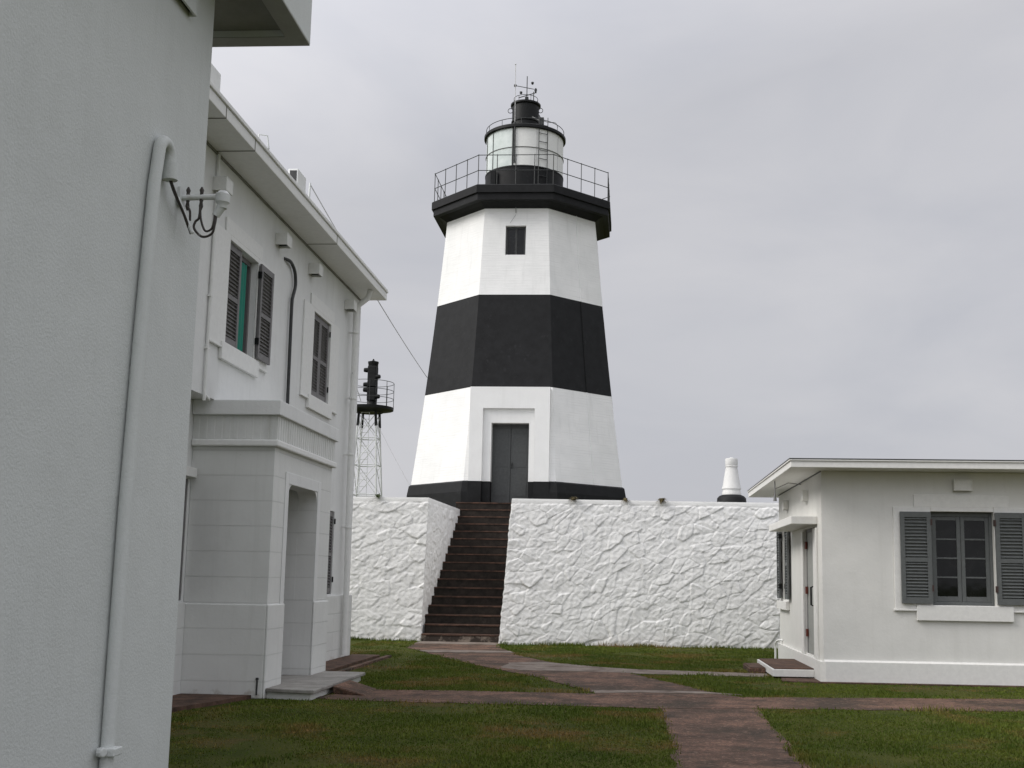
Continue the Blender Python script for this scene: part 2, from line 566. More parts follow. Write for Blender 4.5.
def louvred_leaf(fr, a0, a1, c0, c1, b0, tilt=1):
    """a shutter leaf: stiles, rails and tilted slats."""
    m = MB()
    st = 0.07
    th = 0.035
    m.box(a0, a0 + st, b0, b0 + th, c0, c1, fr=fr)
    m.box(a1 - st, a1, b0, b0 + th, c0, c1, fr=fr)
    H = c1 - c0
    mid = c0 + H * 0.475
    rails = [(c0, c0 + 0.10), (mid - 0.035, mid + 0.035), (c1 - 0.09, c1)]
    for r0, r1 in rails:
        m.box(a0 + st, a1 - st, b0 + 0.002, b0 + th - 0.002, r0, r1, fr=fr)
    o, u, n = fr
    for z0, z1 in ((rails[0][1], rails[1][0]), (rails[1][1], rails[2][0])):
        cnt = max(4, int((z1 - z0) / 0.052))
        m.box(a0 + st, a1 - st, b0 + 0.0005, b0 + 0.003, z0, z1, fr=fr)  # backing panel added behind the slats so the gaps fall into shade
        for i in range(cnt):
            z = z0 + (i + 0.5) * (z1 - z0) / cnt
            P = []
            for a in (a0 + st - 0.005, a1 - st + 0.005):
                for b, c in ((b0 + 0.0035, z + 0.011), (b0 + 0.008, z + 0.017), (b0 + th - 0.003, z - 0.004), (b0 + th - 0.008, z - 0.010)):
                    P.append(o + u * a + n * b + Vector((0, 0, c)))
            m.add(P, [(0, 1, 2, 3), (4, 5, 6, 7), (0, 1, 5, 4), (1, 2, 6, 5), (2, 3, 7, 6), (3, 0, 4, 7)])
    return m


def window(parent, fr, a0, a1, c0, c1, smat, wmat, left='open', right='open', casement=True, surround=True, curtain=False, hinge='rust_red', d0=-0.14):
    """window frame as the part; surround, sill, shutters, panes as its sub-parts. a runs to the right seen from outside."""
    w = a1 - a0
    ac = (a0 + a1) / 2
    f = MB()
    f.box(a0 + 0.002, a0 + 0.05, d0, d0 + 0.06, c0 + 0.002, c1 - 0.002, fr=fr)
    f.box(a1 - 0.05, a1 - 0.002, d0, d0 + 0.06, c0 + 0.002, c1 - 0.002, fr=fr)
    f.box(a0 + 0.05, a1 - 0.05, d0, d0 + 0.058, c0 + 0.002, c0 + 0.055, fr=fr)
    f.box(a0 + 0.05, a1 - 0.05, d0, d0 + 0.058, c1 - 0.075, c1 - 0.002, fr=fr)
    win = f.build('window', smat, parent, bevel=0.006)
    if surround:
        s = MB()
        oa0, oa1, oc0, oc1 = ac - w / 2 - 0.60, ac + w / 2 + 0.60, c0 - 0.07, c1 + 0.07
        # flat band round the opening, shutters fold back against it
        s.box(oa0, a0, 0.001, 0.028, oc0, oc1, fr=fr)
        s.box(a1, oa1, 0.001, 0.028, oc0, oc1, fr=fr)
        s.box(a0, a1, 0.001, 0.028, c1, oc1, fr=fr)
        s.box(ac - 0.77, ac + 0.77, 0.001, 0.026, oc1, oc1 + 0.21, fr=fr)
        s.build('surround', wmat, win, bevel=0.006)
        sl = MB()
        sl.box(ac - 0.77, ac + 0.77, 0.001, 0.055, c0 - 0.25, c0 - 0.004, fr=fr)
        sl.box(oa0 - 0.02, oa1 + 0.02, 0.0015, 0.045, c0 - 0.1, c0 - 0.07, fr=fr)
        sl.build('sill', wmat, win, bevel=0.008)
    if casement:
        for k_ in (0, 1):
            x0 = a0 + 0.052 if k_ == 0 else ac + 0.003
            x1 = ac - 0.003 if k_ == 0 else a1 - 0.052
            z0, z1 = c0 + 0.057, c1 - 0.077
            cs = MB()
            b0, b1 = d0 + 0.006, d0 + 0.046
            cs.box(x0, x0 + 0.062, b0, b1, z0, z1, fr=fr)
            cs.box(x1 - 0.062, x1, b0, b1, z0, z1, fr=fr)
            cs.box(x0 + 0.062, x1 - 0.062, b0, b1 - 0.002, z0, z0 + 0.085, fr=fr)
            cs.box(x0 + 0.062, x1 - 0.062, b0, b1 - 0.002, z1 - 0.06, z1, fr=fr)
            for q in (1, 2, 3):
                zz = z0 + 0.085 + (z1 - z0 - 0.145) * q / 4
                cs.box(x0 + 0.062, x1 - 0.062, b0, b1 - 0.004, zz - 0.013, zz + 0.013, fr=fr)
            cs.build('casement', smat, win, bevel=0.004)
            B(x0 + 0.05, x1 - 0.05, d0 + 0.016, d0 + 0.022, z0 + 0.05, z1 - 0.05, fr=fr).build('pane', 'dark_glass', win)
    if curtain:
        cu = MB()
        o, u, n = fr
        pts = []
        for i in range(41):
            a = a0 + 0.06 + (w * 0.80 - 0.06) * i / 40
            pts.append((a, -0.075 + 0.010 * math.sin(i * 1.3)))
        vs_ = []
        for a, b in pts:
            vs_ += [o + u * a + n * b + Vector((0, 0, c0 + 0.06)), o + u * a + n * b + Vector((0, 0, c1 - 0.1))]
        cu.add(vs_, [(2 * i, 2 * i + 2, 2 * i + 3, 2 * i + 1) for i in range(40)])
        cu.build('curtain', 'teal_curtain', win, smooth='all')
    half = w / 2
    sc0, sc1 = c0 + 0.02, c1 - 0.01
    for side, st in (('l', left), ('r', right)):
        if st is None:
            continue
        if st == 'open':
            x0, x1 = (a0 - half + 0.01, a0 - 0.005) if side == 'l' else (a1 + 0.005, a1 + half - 0.01)
            b0 = 0.045
            sh = louvred_leaf(fr, x0, x1, sc0, sc1, b0).build('shutter', smat, win, bevel=0.003)
        elif st == 'closed':
            x0, x1 = (a0 + 0.006, ac - 0.003) if side == 'l' else (ac + 0.003, a1 - 0.006)
            sh = louvred_leaf(fr, x0, x1, sc0, sc1, -0.05).build('shutter', smat, win, bevel=0.003)
        else:                                  # a number: swung out by that angle
            o, u, n = fr
            hx = a0 + 0.006 if side == 'l' else a1 - 0.006
            an = rad(st)
            du = u if side == 'l' else -u
            fr2 = (o + u * hx + n * 0.0, du * math.cos(an) + n * math.sin(an), n * math.cos(an) - du * math.sin(an))
            sh = louvred_leaf(fr2, 0.0, half - 0.01, sc0, sc1, -0.02).build('shutter', smat, win, bevel=0.003)
        hx = a0 if side == 'l' else a1
        n0, n1 = (0.03, 0.088) if st == 'open' else (0.0, 0.022)
        for zz in (sc0 + 0.2, sc1 - 0.22):
            B(hx - 0.014, hx + 0.014, n0, n1, zz, zz + 0.10, fr=fr).build('hinge', hinge, win)
    return win


def vent_box(parent, fr, a, c, mat, w=0.26, h=0.2, d=0.2):
    """small hooded vent, open underneath."""
    m = MB()
    t = 0.02
    m.box(a - w / 2, a - w / 2 + t, 0.001, d, c - h / 2, c + h / 2, fr=fr)
    m.box(a + w / 2 - t, a + w / 2, 0.001, d, c - h / 2, c + h / 2, fr=fr)
    m.box(a - w / 2 + t, a + w / 2 - t, d - t, d - 0.001, c - h / 2, c + h / 2 - t, fr=fr)
    m.box(a - w / 2 + t, a + w / 2 - t, 0.001, d - 0.001, c + h / 2 - t, c + h / 2 - 0.001, fr=fr)
    v = m.build('vent_box', mat, parent, bevel=0.005)
    B(a - w / 2 + t, a + w / 2 - t, 0.003, d - t, c - h / 2 + 0.035, c - h / 2 + 0.045, fr=fr).build('grille', 'black_metal', v)
    return v


# ------------------------------------------------------------------ near building (left edge of the picture)
XN = -3.295
nb = empty('rendered_building', (-6.3, 3.0, 0), 'plain rendered building cropped at the left edge, with bent service pipe and flat roof slab', 'building')
w_ = MB()
w_.box(-9.5, XN, -3, 8.3, 0, 6.18)
w_.build('wall', 'near_plaster', nb, bevel=0.02)
s_ = MB()
# roof slab: fascia ring round a recessed soffit panel, above the wall and past its far end
sx1, sy0, sy1, sz = -2.80, -3.6, 9.2, 6.11
s_.box(sx1 - 0.17, sx1, sy0, sy1, sz, sz + 0.9)
s_.box(-10, sx1 - 0.17, sy1 - 0.17, sy1 + 0.003, sz, sz + 0.899)
s_.box(-10, sx1 - 0.17, sy0, sy1 - 0.17, sz + 0.07, sz + 0.898)
can = s_.build('roof_slab', 'near_plaster', nb, bevel=0.008)
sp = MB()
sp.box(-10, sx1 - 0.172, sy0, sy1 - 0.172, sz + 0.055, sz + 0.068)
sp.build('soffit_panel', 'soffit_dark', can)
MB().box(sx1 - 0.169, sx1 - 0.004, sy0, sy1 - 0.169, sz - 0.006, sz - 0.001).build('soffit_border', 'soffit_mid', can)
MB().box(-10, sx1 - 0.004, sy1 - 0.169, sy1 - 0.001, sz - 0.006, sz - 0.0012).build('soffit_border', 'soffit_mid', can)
dm_ = MB()
dm_.tube([(sx1 - 0.19, 4, sz + 0.045), (sx1 - 0.19, sy1 - 0.2, sz + 0.045)], 0.014, 6)
dm_.build('drip_bead', 'dark_grey', can)
# service pipe with a swan neck
px_, pr_ = XN + 0.047, 0.042
pp = [(px_, 7.165, 0.0), (px_, 7.175, 0.5), (px_, 7.19, 2.0), (px_, 7.24, 3.2), (px_, 7.30, 4.2), (px_, 7.345, 4.46)]
pp += [Vector(q) for q in arc((px_, 7.435, 4.46), 0.088, math.pi, 0, (0, 1, 0), (0, 0, 1), 12)][1:]
pp += [(px_ + 0.005, 7.53, 4.36)]
pipe = MB()
pipe.tube(pp, pr_, 14)
pipe = pipe.build('service_pipe', 'near_plaster', nb, smooth=True)
m = MB()
m.tube([(px_ + 0.004, 7.529, 4.43), (px_ + 0.008, 7.532, 4.31)], 0.052, 14)
m.build('pipe_hood', 'near_plaster', pipe, smooth=True)
m = MB()
m.box(XN + 0.001, XN + 0.12, 7.11, 7.235, 0.47, 0.52)
m.tube([(XN + 0.03, 7.10, 0.50), (XN + 0.07, 7.08, 0.50)], 0.03, 10)
m.build('pipe_clamp', 'near_plaster', pipe, bevel=0.008)
# insulator arm
arm = MB()
ay, az = 7.85, 4.29
arm.tube([(XN, ay, az), (XN + 0.31, ay + 0.02, az + 0.015)], 0.021, 10)
arm.box(XN + 0.001, XN + 0.02, ay - 0.05, ay + 0.05, az - 0.07, az + 0.07)
arm.tube([(XN + 0.01, ay - 0.07, az - 0.02), (XN + 0.13, ay - 0.05, az - 0.28)], 0.014, 8)
arm = arm.build('insulator_arm', 'white_metal', nb, smooth=True)
ib = MB()
ib.lathe(XN + 0.31, ay + 0.02, [(0.012, az - 0.085), (0.034, az - 0.075), (0.036, az - 0.045), (0.05, az - 0.03), (0.052, az + 0.03), (0.03, az + 0.055), (0.01, az + 0.06)], 16)
ib.tube([(XN + 0.31, ay + 0.02, az - 0.05), (XN + 0.265, ay + 0.02, az - 0.13)], [0.035, 0.028], 10)
ib.build('insulator', 'white_metal', arm, smooth=True)
for q in (0.055, 0.155):
    m = MB()
    m.lathe(XN + q, ay + 0.012, [(0.006, az - 0.09), (0.016, az - 0.06), (0.011, az - 0.03), (0.018, az + 0.0), (0.012, az + 0.04), (0.017, az + 0.06), (0.006, az + 0.085)], 10)
    m.build('pin_insulator', 'wire_brown', arm, smooth=True)
wr = MB()
def curve(pts, n=10):
    P = [Vector(p) for p in pts]
    out = []
    for i in range(len(P) - 1):
        p0, p1, p2, p3 = P[max(i - 1, 0)], P[i], P[i + 1], P[min(i + 2, len(P) - 1)]
        for k_ in range(n):
            t = k_ / n
            out.append(0.5 * ((2 * p1) + (-p0 + p2) * t + (2 * p0 - 5 * p1 + 4 * p2 - p3) * t * t + (-p0 + 3 * p1 - 3 * p2 + p3) * t ** 3))
    return out + [P[-1]]
wr.tube(curve([(px_, 7.53, 4.34), (XN + 0.06, 7.60, 4.25), (XN + 0.08, 7.72, 4.15), (XN + 0.10, 7.80, 4.05)]), 0.010, 8)
wr.tube(curve([(px_, 7.535, 4.34), (XN + 0.08, 7.60, 4.22), (XN + 0.09, 7.76, 4.10), (XN + 0.11, 7.82, 4.01)]), 0.008, 8)
wr.tube(curve([(XN + 0.155, ay, az - 0.06), (XN + 0.15, ay, az - 0.15), (XN + 0.125, ay, az - 0.18), (XN + 0.12, ay, az - 0.23), (XN + 0.18, ay, az - 0.29), (XN + 0.25, ay, az - 0.27), (XN + 0.27, ay, az - 0.2), (XN + 0.275, ay + 0.01, az - 0.12)]), 0.009, 8)
wr.tube(curve([(XN + 0.155, ay, az - 0.06), (XN + 0.165, ay, az - 0.16), (XN + 0.20, ay, az - 0.245), (XN + 0.245, ay, az - 0.235), (XN + 0.262, ay, az - 0.18), (XN + 0.262, ay + 0.01, az - 0.12)]), 0.008, 8)
wr.tube(curve([(XN + 0.055, ay, az - 0.06), (XN + 0.08, ay, az - 0.1), (XN + 0.085, ay, az - 0.17)]), 0.009, 8)
wr.build('wire_loop', 'wire_brown', arm, smooth=True)
frN = (Vector((XN, 0, 0)), Vector((0, 1, 0)), Vector((1, 0, 0)))
vent_box(nb, frN, 7.56, 5.76, 'near_plaster', 0.5, 0.2, 0.06)

# ------------------------------------------------------------------ two-storey house
XF, XP = -5.6, -4.74
Y1 = 22.75
hs = empty('two_storey_house', (-9, 16, 0), 'white two storey house with shuttered upper windows, deep eaves and a boxy entrance porch', 'house')
frF = (Vector((XF, 0, 0)), Vector((0, 1, 0)), Vector((1, 0, 0)))
W1 = (15.09, 16.29, 4.72, 6.17)
W2 = (19.34, 20.46, 4.68, 6.16)
W3 = (20.22, 21.37, 1.25, 2.78)
W4 = (13.75, 14.9, 1.24, 2.83)
XR0 = -5.893
frR = (Vector((XR0, 0, 0)), Vector((0, 1, 0)), Vector((1, 0, 0)))
hd = (15.9, 17.05, 0.14, 2.5)
m = MB()
m.wall(frF, 8.6, Y1, 0, 7.18, 0.3, [W1, W2, W3, (8.6, 14.99, 0, 3.9), hd])
m2 = MB().wall(frR, 8.61, 14.978, 0, 3.895, 0.2, [W4])
m.add(m2.v, m2.f)
m.box(-15, XF - 0.301, Y1 - 0.3, Y1 - 0.002, 0, 7.179)
m.box(-15, XF - 0.301, 8.602, 8.9, 0, 7.179)
m.box(-15, -14.7, 8.9, Y1 - 0.3, 0, 7.178)
m.box(-14.7, XF - 0.301, 8.9, Y1 - 0.3, 3.5, 3.6)
m.build('wall', 'house_white', hs)
m = MB()
MB().box(XR0 + 0.001, XR0 + 0.045, 8.6, 14.945, 0, 1.22).build('plinth', 'block_white', hs, bevel=0.012)
m.box(XF + 0.001, XF + 0.05, 18.0, Y1 + 0.05, 0, 1.22)
m.box(-14.9, XF + 0.001, Y1 + 0.001, Y1 + 0.05, 0, 1.219)
m.build('plinth', 'block_white', hs, bevel=0.012)
# eaves
XE = -5.055
Ye = Y1 - 0.12
m = MB()
m.box(-15.6, XE - 0.012, 8.2, Y1 - 0.02, 7.185, 7.34)
m.box(-15.6, XE + 0.012, 8.2, Y1 + 0.0, 7.34, 7.40)
rf = m.build('roof', 'trim_white', hs, bevel=0.01)
for yy in (13.3, 14.4, 18.7):
    m = MB()
    m.box(XF + 0.002, XE - 0.006, yy, yy + 0.014, 7.177, 7.184)
    m.box(XE - 0.0115, XE - 0.006, yy, yy + 0.014, 7.1845, 7.339)
    m.build('joint', 'soffit_dark', rf)
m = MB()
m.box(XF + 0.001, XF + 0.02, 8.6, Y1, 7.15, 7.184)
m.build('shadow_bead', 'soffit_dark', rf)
for yy, x1_, zt_, ln in ((13.25, -5.3, 7.92, 0.42), (17.1, -5.3, 7.93, 0.45)):
    m = MB()
    m.box(x1_ - 0.16, x1_, yy, yy + ln, 7.40, zt_)
    b_ = m.build('roof_box', 'house_white', rf, bevel=0.01)
    B(x1_ - 0.13, x1_ - 0.02, yy - 0.006, yy - 0.001, 7.45, zt_ - 0.03).build('box_opening', 'dark_grey', b_)
m = MB()
m.tube([(-5.16, 14.75, 7.40), (-5.14, 14.75, 7.55), (-5.04, 14.8, 7.55), (-5.01, 14.8, 7.36)], 0.011, 8)
m.build('gutter_bracket', 'white_metal', rf)
m = MB()
m.tube([(-5.3, 17.75, 7.40), (-5.3, 17.77, 7.93)], 0.016, 8)
m.build('wire_post', 'white_metal', rf)
# windows
window(hs, frF, *W1, 'shutter_brown', 'trim_white', left='closed', right='open', casement=False, curtain=True, hinge='black_metal')
window(hs, frF, *W2, 'shutter_brown', 'trim_white', left='closed', right='closed', casement=False, hinge='black_metal')
window(hs, frF, *W3, 'shutter_brown', 'trim_white', left='closed', right='closed', casement=False, surround=False, hinge='black_metal')
window(hs, frR, *W4, 'shutter_brown', 'trim_white', left=None, right=None, casement=True, surround=False, hinge='black_metal', d0=-0.066)
m = MB()
m.box(13.7, 14.944, 0.001, 0.10, 2.85, 2.98, fr=frR)
m.build('drip_ledge', 'trim_white', hs, bevel=0.01)
for a, c in ((14.5, 6.73), (17.2, 6.79), (19.05, 6.82), (21.55, 6.79)):
    vent_box(hs, frF, a, c, 'trim_white', 0.25, 0.19, 0.19)
# downpipe
xd = XF + 0.13
pts = [(xd, 22.0, 0.1), (xd, 21.98, 1.3), (xd, 21.86, 3.8), (xd, 21.84, 6.72)]
pts += [(xd + 0.03, 21.84, 6.86), (xd + 0.22, 21.86, 7.02), (xd + 0.26, 21.86, 7.18)]
dp = MB().tube(pts, 0.055, 12).build('downpipe', 'trim_white', hs, smooth=True)
for zz, yy in ((6.3, 21.84), (5.0, 21.85), (3.9, 21.86), (2.5, 21.92)):
    m = MB()
    m.tube([(xd, yy, zz), (xd, yy, zz + 0.03)], 0.068, 12)
    m.box(XF + 0.001, xd - 0.04, yy - 0.012, yy + 0.012, zz, zz + 0.03)
    m.box(xd - 0.01, xd + 0.01, yy - 0.11, yy + 0.11, zz + 0.005, zz + 0.025)
    m.build('pipe_bracket', 'trim_white', dp)
# conduits
m = MB()
xc = XF + 0.05
m.tube(curve([(xc, 17.96, 3.9), (xc, 17.93, 5.2), (xc, 17.92, 5.94), (xc, 17.96, 6.08), (xc, 18.05, 6.24), (xc, 18.06, 6.36), (xc, 18.0, 6.5), (xc, 17.85, 6.58), (xc, 17.68, 6.6), (xc - 0.05, 17.55, 6.6)], 6), 0.027, 10)
m.build('black_conduit', 'dark_grey', hs, smooth=True)
m = MB()
xc = XF + 0.03
m.tube(curve([(xc, 14.46, 7.16), (xc, 14.46, 6.0), (xc, 14.44, 4.0), (xc, 14.46, 3.9), (xc, 14.6, 3.86), (xc - 0.03, 14.66, 3.86)], 5), 0.022, 8)
for zz in (5.2, 4.5):
    m.box(XF + 0.001, xc + 0.02, 14.41, 14.49, zz, zz + 0.03)
m.build('thin_conduit', 'trim_white', hs, smooth=True)
# ---- porch
Ya, Yb = 14.95, 17.95
po = MB()
frP = (Vector((XP - 0.03, 0, 0)), Vector((0, 1, 0)), Vector((1, 0, 0)))
DO = (15.66, 17.14, 0.0, 2.84)
po.wall(frP, Ya + 0.03, Yb - 0.03, 0, 3.28, 0.28, [DO])
# rounded top corners of the doorway
for yc, sg in ((DO[0], 1), (DO[1], -1)):
    r = 0.2
    poly = [(yc, DO[3])] + [(yc + sg * (r - r * math.sin(t * math.pi / 16)), DO[3] - (r - r * math.cos(t * math.pi / 16))) for t in range(0, 9)]
    n_ = len(poly)
    vv = [(XP - 0.031, y, z) for y, z in poly] + [(XP - 0.309, y, z) for y, z in poly]
    po.add(vv, [tuple(range(n_)), tuple(range(n_, 2 * n_))] + [(i, (i + 1) % n_, n_ + (i + 1) % n_, n_ + i) for i in range(n_)])
po.box(XR0 + 0.003, XP - 0.311, Ya + 0.031, Ya + 0.28, 0, 3.279)
po.box(XF + 0.002, XP - 0.311, DO[1] - 0.004, Yb - 0.031, 0, 3.279)
po.box(XF + 0.002, XP - 0.05, Ya + 0.05, Yb - 0.05, 3.281, 3.69)
po.box(XF + 0.002, XP - 0.311, Ya + 0.281, DO[1] - 0.005, 3.05, 3.278)
por = po.build('porch', 'block_white', hs)
# plinth bands on front piers and side
MB().box(XP - 0.029, XP, DO[1], Yb, 0, 1.205).build('porch_plinth', 'block_white', por, bevel=0.014)
m = MB()
m.box(XP - 0.029, XP, Ya, DO[0], 0, 1.205)
m.box(XR0 + 0.003, XP - 0.029, Ya, Ya + 0.029, 0, 1.205)
m.build('porch_plinth', 'block_white', por, bevel=0.014)
m = MB()
bw = 0.16
m.box(XP - 0.029, XP - 0.019, DO[0] - bw, DO[0], 1.206, DO[3] + bw)
m.box(XP - 0.029, XP - 0.019, DO[1], DO[1] + bw, 1.206, DO[3] + bw)
m.box(XP - 0.029, XP - 0.019, DO[0], DO[1], DO[3], DO[3] + bw)
m.build('door_surround', 'house_white', por, bevel=0.02)
def band(x1, y0, y1, z0, z1):
    return MB().box(XR0 + 0.004, x1, y0, y1, z0, z1)
band(XP + 0.035, Ya - 0.05, Yb + 0.02, 3.282, 3.372).build('ledge', 'trim_white', por, bevel=0.018)
m = band(XP - 0.0, Ya - 0.005, Yb - 0.02, 3.373, 3.699)
m.build('frieze', 'frieze_white', por)
for fl in range(2):
    m = MB()
    for i in range(11 if fl == 0 else 27):
        if fl == 0:
            x = XR0 + 0.04 + i * 0.105
            m.box(x, x + 0.05, Ya - 0.011, Ya - 0.004, 3.385, 3.69)
        else:
            y = Ya + 0.05 + i * 0.107
            m.box(XP - 0.001, XP + 0.006, y, y + 0.05, 3.385, 3.69)
    tag(m.build('fluting', 'frieze_white', por), kind=None)
band(XP + 0.05, Ya - 0.07, Yb + 0.02, 3.70, 3.90).build('parapet_band', 'house_white', por, bevel=0.01)
m = MB()
m.box(XF - 0.14, XF - 0.10, hd[0] + 0.01, hd[1] - 0.01, hd[2], hd[3] - 0.01)
m.build('front_door', 'shutter_brown', hs)
m = MB()
m.tube([(XP - 0.10, Ya - 0.012, 0.05), (XP - 0.10, Ya - 0.012, 0.24)], 0.011, 6)
m.tube([(XP - 0.10, Ya - 0.012, 0.24), (XP - 0.10, Ya - 0.012, 0.27)], 0.02, 6)
m.build('earth_rod', 'dark_grey', hs)

# doorstep platform and ramp slab
ds = empty('doorstep', (-4.4, 16.3, 0), 'weathered grey concrete doorstep slab in front of the porch doorway of the house', 'doorstep')
m = MB()
m.prism([(XP + 0.003, 14.98), (-4.06, 14.84), (-4.08, 17.8), (XP + 0.003, 17.85)], 0.085, 0.135)
m.prism([(XP + 0.31 - 1.6, 15.70), (XP + 0.002, 15.70), (XP + 0.002, 17.10), (XP + 0.31 - 1.6, 17.10)], 0.01, 0.13)
m.build('tread', 'grey_concrete', ds, bevel=0.012)
MB().prism([(XP + 0.003, 15.04), (-4.12, 14.9), (-4.14, 17.75), (XP + 0.003, 17.8)], 0, 0.084).build('base', 'trim_white', ds)
m = MB()
m.hexa([(-4.055, 15.75, 0), (-3.55, 15.55, 0), (-3.6, 16.55, 0), (-4.06, 16.7, 0)], [(-4.055, 15.75, 0.115), (-3.6, 15.6, 0.025), (-3.65, 16.5, 0.025), (-4.06, 16.7, 0.115)])
tag(m.build('ramp', 'red_path', bevel=0.02), 'brown sloping ramp slab leaning against the grey doorstep of the porch', 'ramp')

# paved aprons at the foot of the house
for poly in ([(XF + 0.051, 18.02), (-4.98, 18.02), (-5.0, 23.0), (XF + 0.051, 23.0)], [(XR0 + 0.05, 11.5), (-5.45, 11.5), (-5.34, 13.2), (-5.0, 14.5), (-4.9, 14.93), (XR0 + 0.05, 14.93)]):
    tag(MB().prism(subdivide_edge(poly, 0.3, 0.02), -0.02, 0.05).build('paved_apron', 'brick_red'), kind='structure')
for poly in ([(-4.84, 18.05), (-4.74, 18.05), (-4.78, 23.1), (-4.88, 23.1)],):
    tag(MB().prism(poly, -0.02, 0.04).build('kerb', 'red_path'), kind='structure')

# ------------------------------------------------------------------ single-storey building on the right
XR, YR = 3.11, 19.28
Y2 = 24.85
bl = empty('bungalow', (6.5, 22, 0), 'low single storey white building with flat roof, grey louvred shutters and side door', 'building')
frS = (Vector((0, YR, 0)), Vector((1, 0, 0)), Vector((0, -1, 0)))       # front, a = x
frD = (Vector((XR, 0, 0)), Vector((0, -1, 0)), Vector((-1, 0, 0)))      # side, a = -y
WR = (4.87, 5.89, 1.27, 2.79)
WS = (-24.27, -23.42, 1.25, 2.73)
DR = (-21.22, -20.02, 0.36, 2.55)
m = MB()
m.wall(frS, XR, 11.0, 0, 3.44, 0.28, [WR])
m2 = MB().wall(frD, -Y2, -(YR + 0.281), 0, 3.439, 0.28, [WS, DR])
m.add(m2.v, m2.f)
m.box(XR + 0.281, 11, Y2 - 0.28, Y2 - 0.001, 0, 3.438)
m.box(10.7, 10.99, YR + 0.281, Y2 - 0.281, 0, 3.437)
m.box(XR + 0.281, 10.7, YR + 0.281, Y2 - 0.281, 0.0, 0.33)
m.build('wall', 'cream_plaster', bl)
m = MB()
m.prism([(XR + 0.06, YR - 0.001), (XR + 0.06, YR - 0.055), (11.0, YR - 0.055), (11.0, YR - 0.001)], 0, 0.335)
m.prism([(XR - 0.001, YR + 0.05), (XR - 0.055, YR + 0.05), (XR - 0.055, 24.8), (XR - 0.001, 24.8)], 0, 0.335)
m.prism([(XR + 0.06, YR - 0.001), (XR + 0.06, YR - 0.055), (XR + 0.02, YR - 0.055), (XR - 0.055, YR + 0.01), (XR - 0.055, YR + 0.05), (XR - 0.001, YR + 0.05), (XR - 0.001, YR - 0.001)], 0, 0.334)
# sloping weathering on top
m.hexa([(XR + 0.0, YR - 0.001, 0.336), (XR + 0.02, YR - 0.05, 0.336), (11, YR - 0.05, 0.336), (11, YR - 0.001, 0.336)],
       [(XR + 0.0, YR - 0.001, 0.37), (XR + 0.02, YR - 0.008, 0.355), (11, YR - 0.008, 0.355), (11, YR - 0.001, 0.37)])
m.build('plinth', 'cream_trim', bl, bevel=0.008)
e_ = 0.57
m = MB()
m.box(XR - e_, 12, YR - e_, 25.6, 3.445, 3.55)
m.box(XR - e_ - 0.02, 12.02, YR - e_ - 0.02, 25.62, 3.55, 3.58)
rf2 = m.build('roof', 'cream_trim', bl, bevel=0.006)
m = MB()
m.box(XR - e_ - 0.024, 12.02, YR - e_ - 0.024, 25.622, 3.576, 3.592)
m.build('roof_edge', 'dark_grey', rf2)
B(XR + 0.002 - 0.015, XR - 0.001, YR, Y2, 3.425, 3.444).build('soffit_bead', 'dark_grey', rf2)
window(bl, frS, *WR, 'shutter_grey', 'cream_trim', 'open', 'open', hinge='hinge_brown')
window(bl, frD, *WS, 'shutter_grey', 'cream_trim', left='open', right='open', casement=True, surround=False, hinge='black_metal')
m = MB()
m.box(-24.75, -23.3, 0.001, 0.08, 1.05, 1.22, fr=frD)
m.build('window_sill', 'cream_trim', bl, bevel=0.008)
B(DR[0] - 0.22, DR[0], 0.001, 0.04, 0.336, 2.52, fr=frD).build('door_jamb', 'cream_trim', bl, bevel=0.008)
B(DR[1], DR[1] + 0.3, 0.001, 0.04, 0.336, 2.52, fr=frD).build('door_jamb', 'cream_trim', bl, bevel=0.008)
door = B(DR[0] + 0.10, DR[1] - 0.002, -0.075, -0.035, 0.37, 2.49, fr=frD).build('side_door', 'door_grey', bl, bevel=0.004)
m = MB()
m.box(DR[0] + 0.002, DR[0] + 0.098, -0.12, -0.03, 0.362, 2.549, fr=frD)
m.box(DR[0] + 0.098, DR[1] - 0.002, -0.12, -0.03, 2.492, 2.549, fr=frD)
m.build('frame', 'shutter_brown', door)
for zz in (0.65, 1.4, 2.2):
    B(DR[0] + 0.05, DR[0] + 0.16, -0.029, 0.004, zz, zz + 0.13, fr=frD).build('hinge', 'rust_red', door)
m = MB()
m.tube([Vector((XR + 0.03, 20.3, 1.2)), Vector((XR - 0.035, 20.3, 1.22)), Vector((XR - 0.035, 20.3, 1.52)), Vector((XR + 0.03, 20.3, 1.54))], 0.016, 8)
m.box(-20.36, -20.2, -0.034, -0.02, 1.15, 1.6, fr=frD)
m.build('handle', 'black_metal', door)
m = MB()
m.box(-22.9, -19.72, 0.001, 0.44, 2.58, 2.715, fr=frD)
m.build('door_canopy', 'cream_trim', bl, bevel=0.01)
for a in (-23.45, -20.85):
    vent_box(bl, frD, a, 3.14, 'cream_plaster', 0.26, 0.19, 0.1)
vent_box(bl, frS, 5.40, 3.225, 'cream_trim', 0.30, 0.19, 0.1)
m = MB()
m.tube(curve([(XR - 0.12, 24.7, 0.0), (XR - 0.12, 24.7, 0.27), (XR - 0.11, 24.62, 0.37), (XR - 0.06, 24.5, 0.41), (XR + 0.0, 24.38, 0.41)], 6), 0.022, 10)
m.build('waste_pipe', 'trim_white', bl, smooth=True)
m = MB()
m.tube([(XR - 0.5, 21.4, 3.445), (XR - 0.5, 21.4, 3.2)], 0.012, 6)
m.tube([(XR - 0.5, 21.4, 3.22), (XR - 0.5, 21.4, 3.08)], [0.016, 0.035], 8)
m.tube([(XR - 0.5, 21.4, 3.3), (XR - 0.25, 21.45, 3.42), (XR - 0.01, 21.5, 3.40)], 0.008, 6)
m.build('lamp_hook', 'wire_grey', bl)
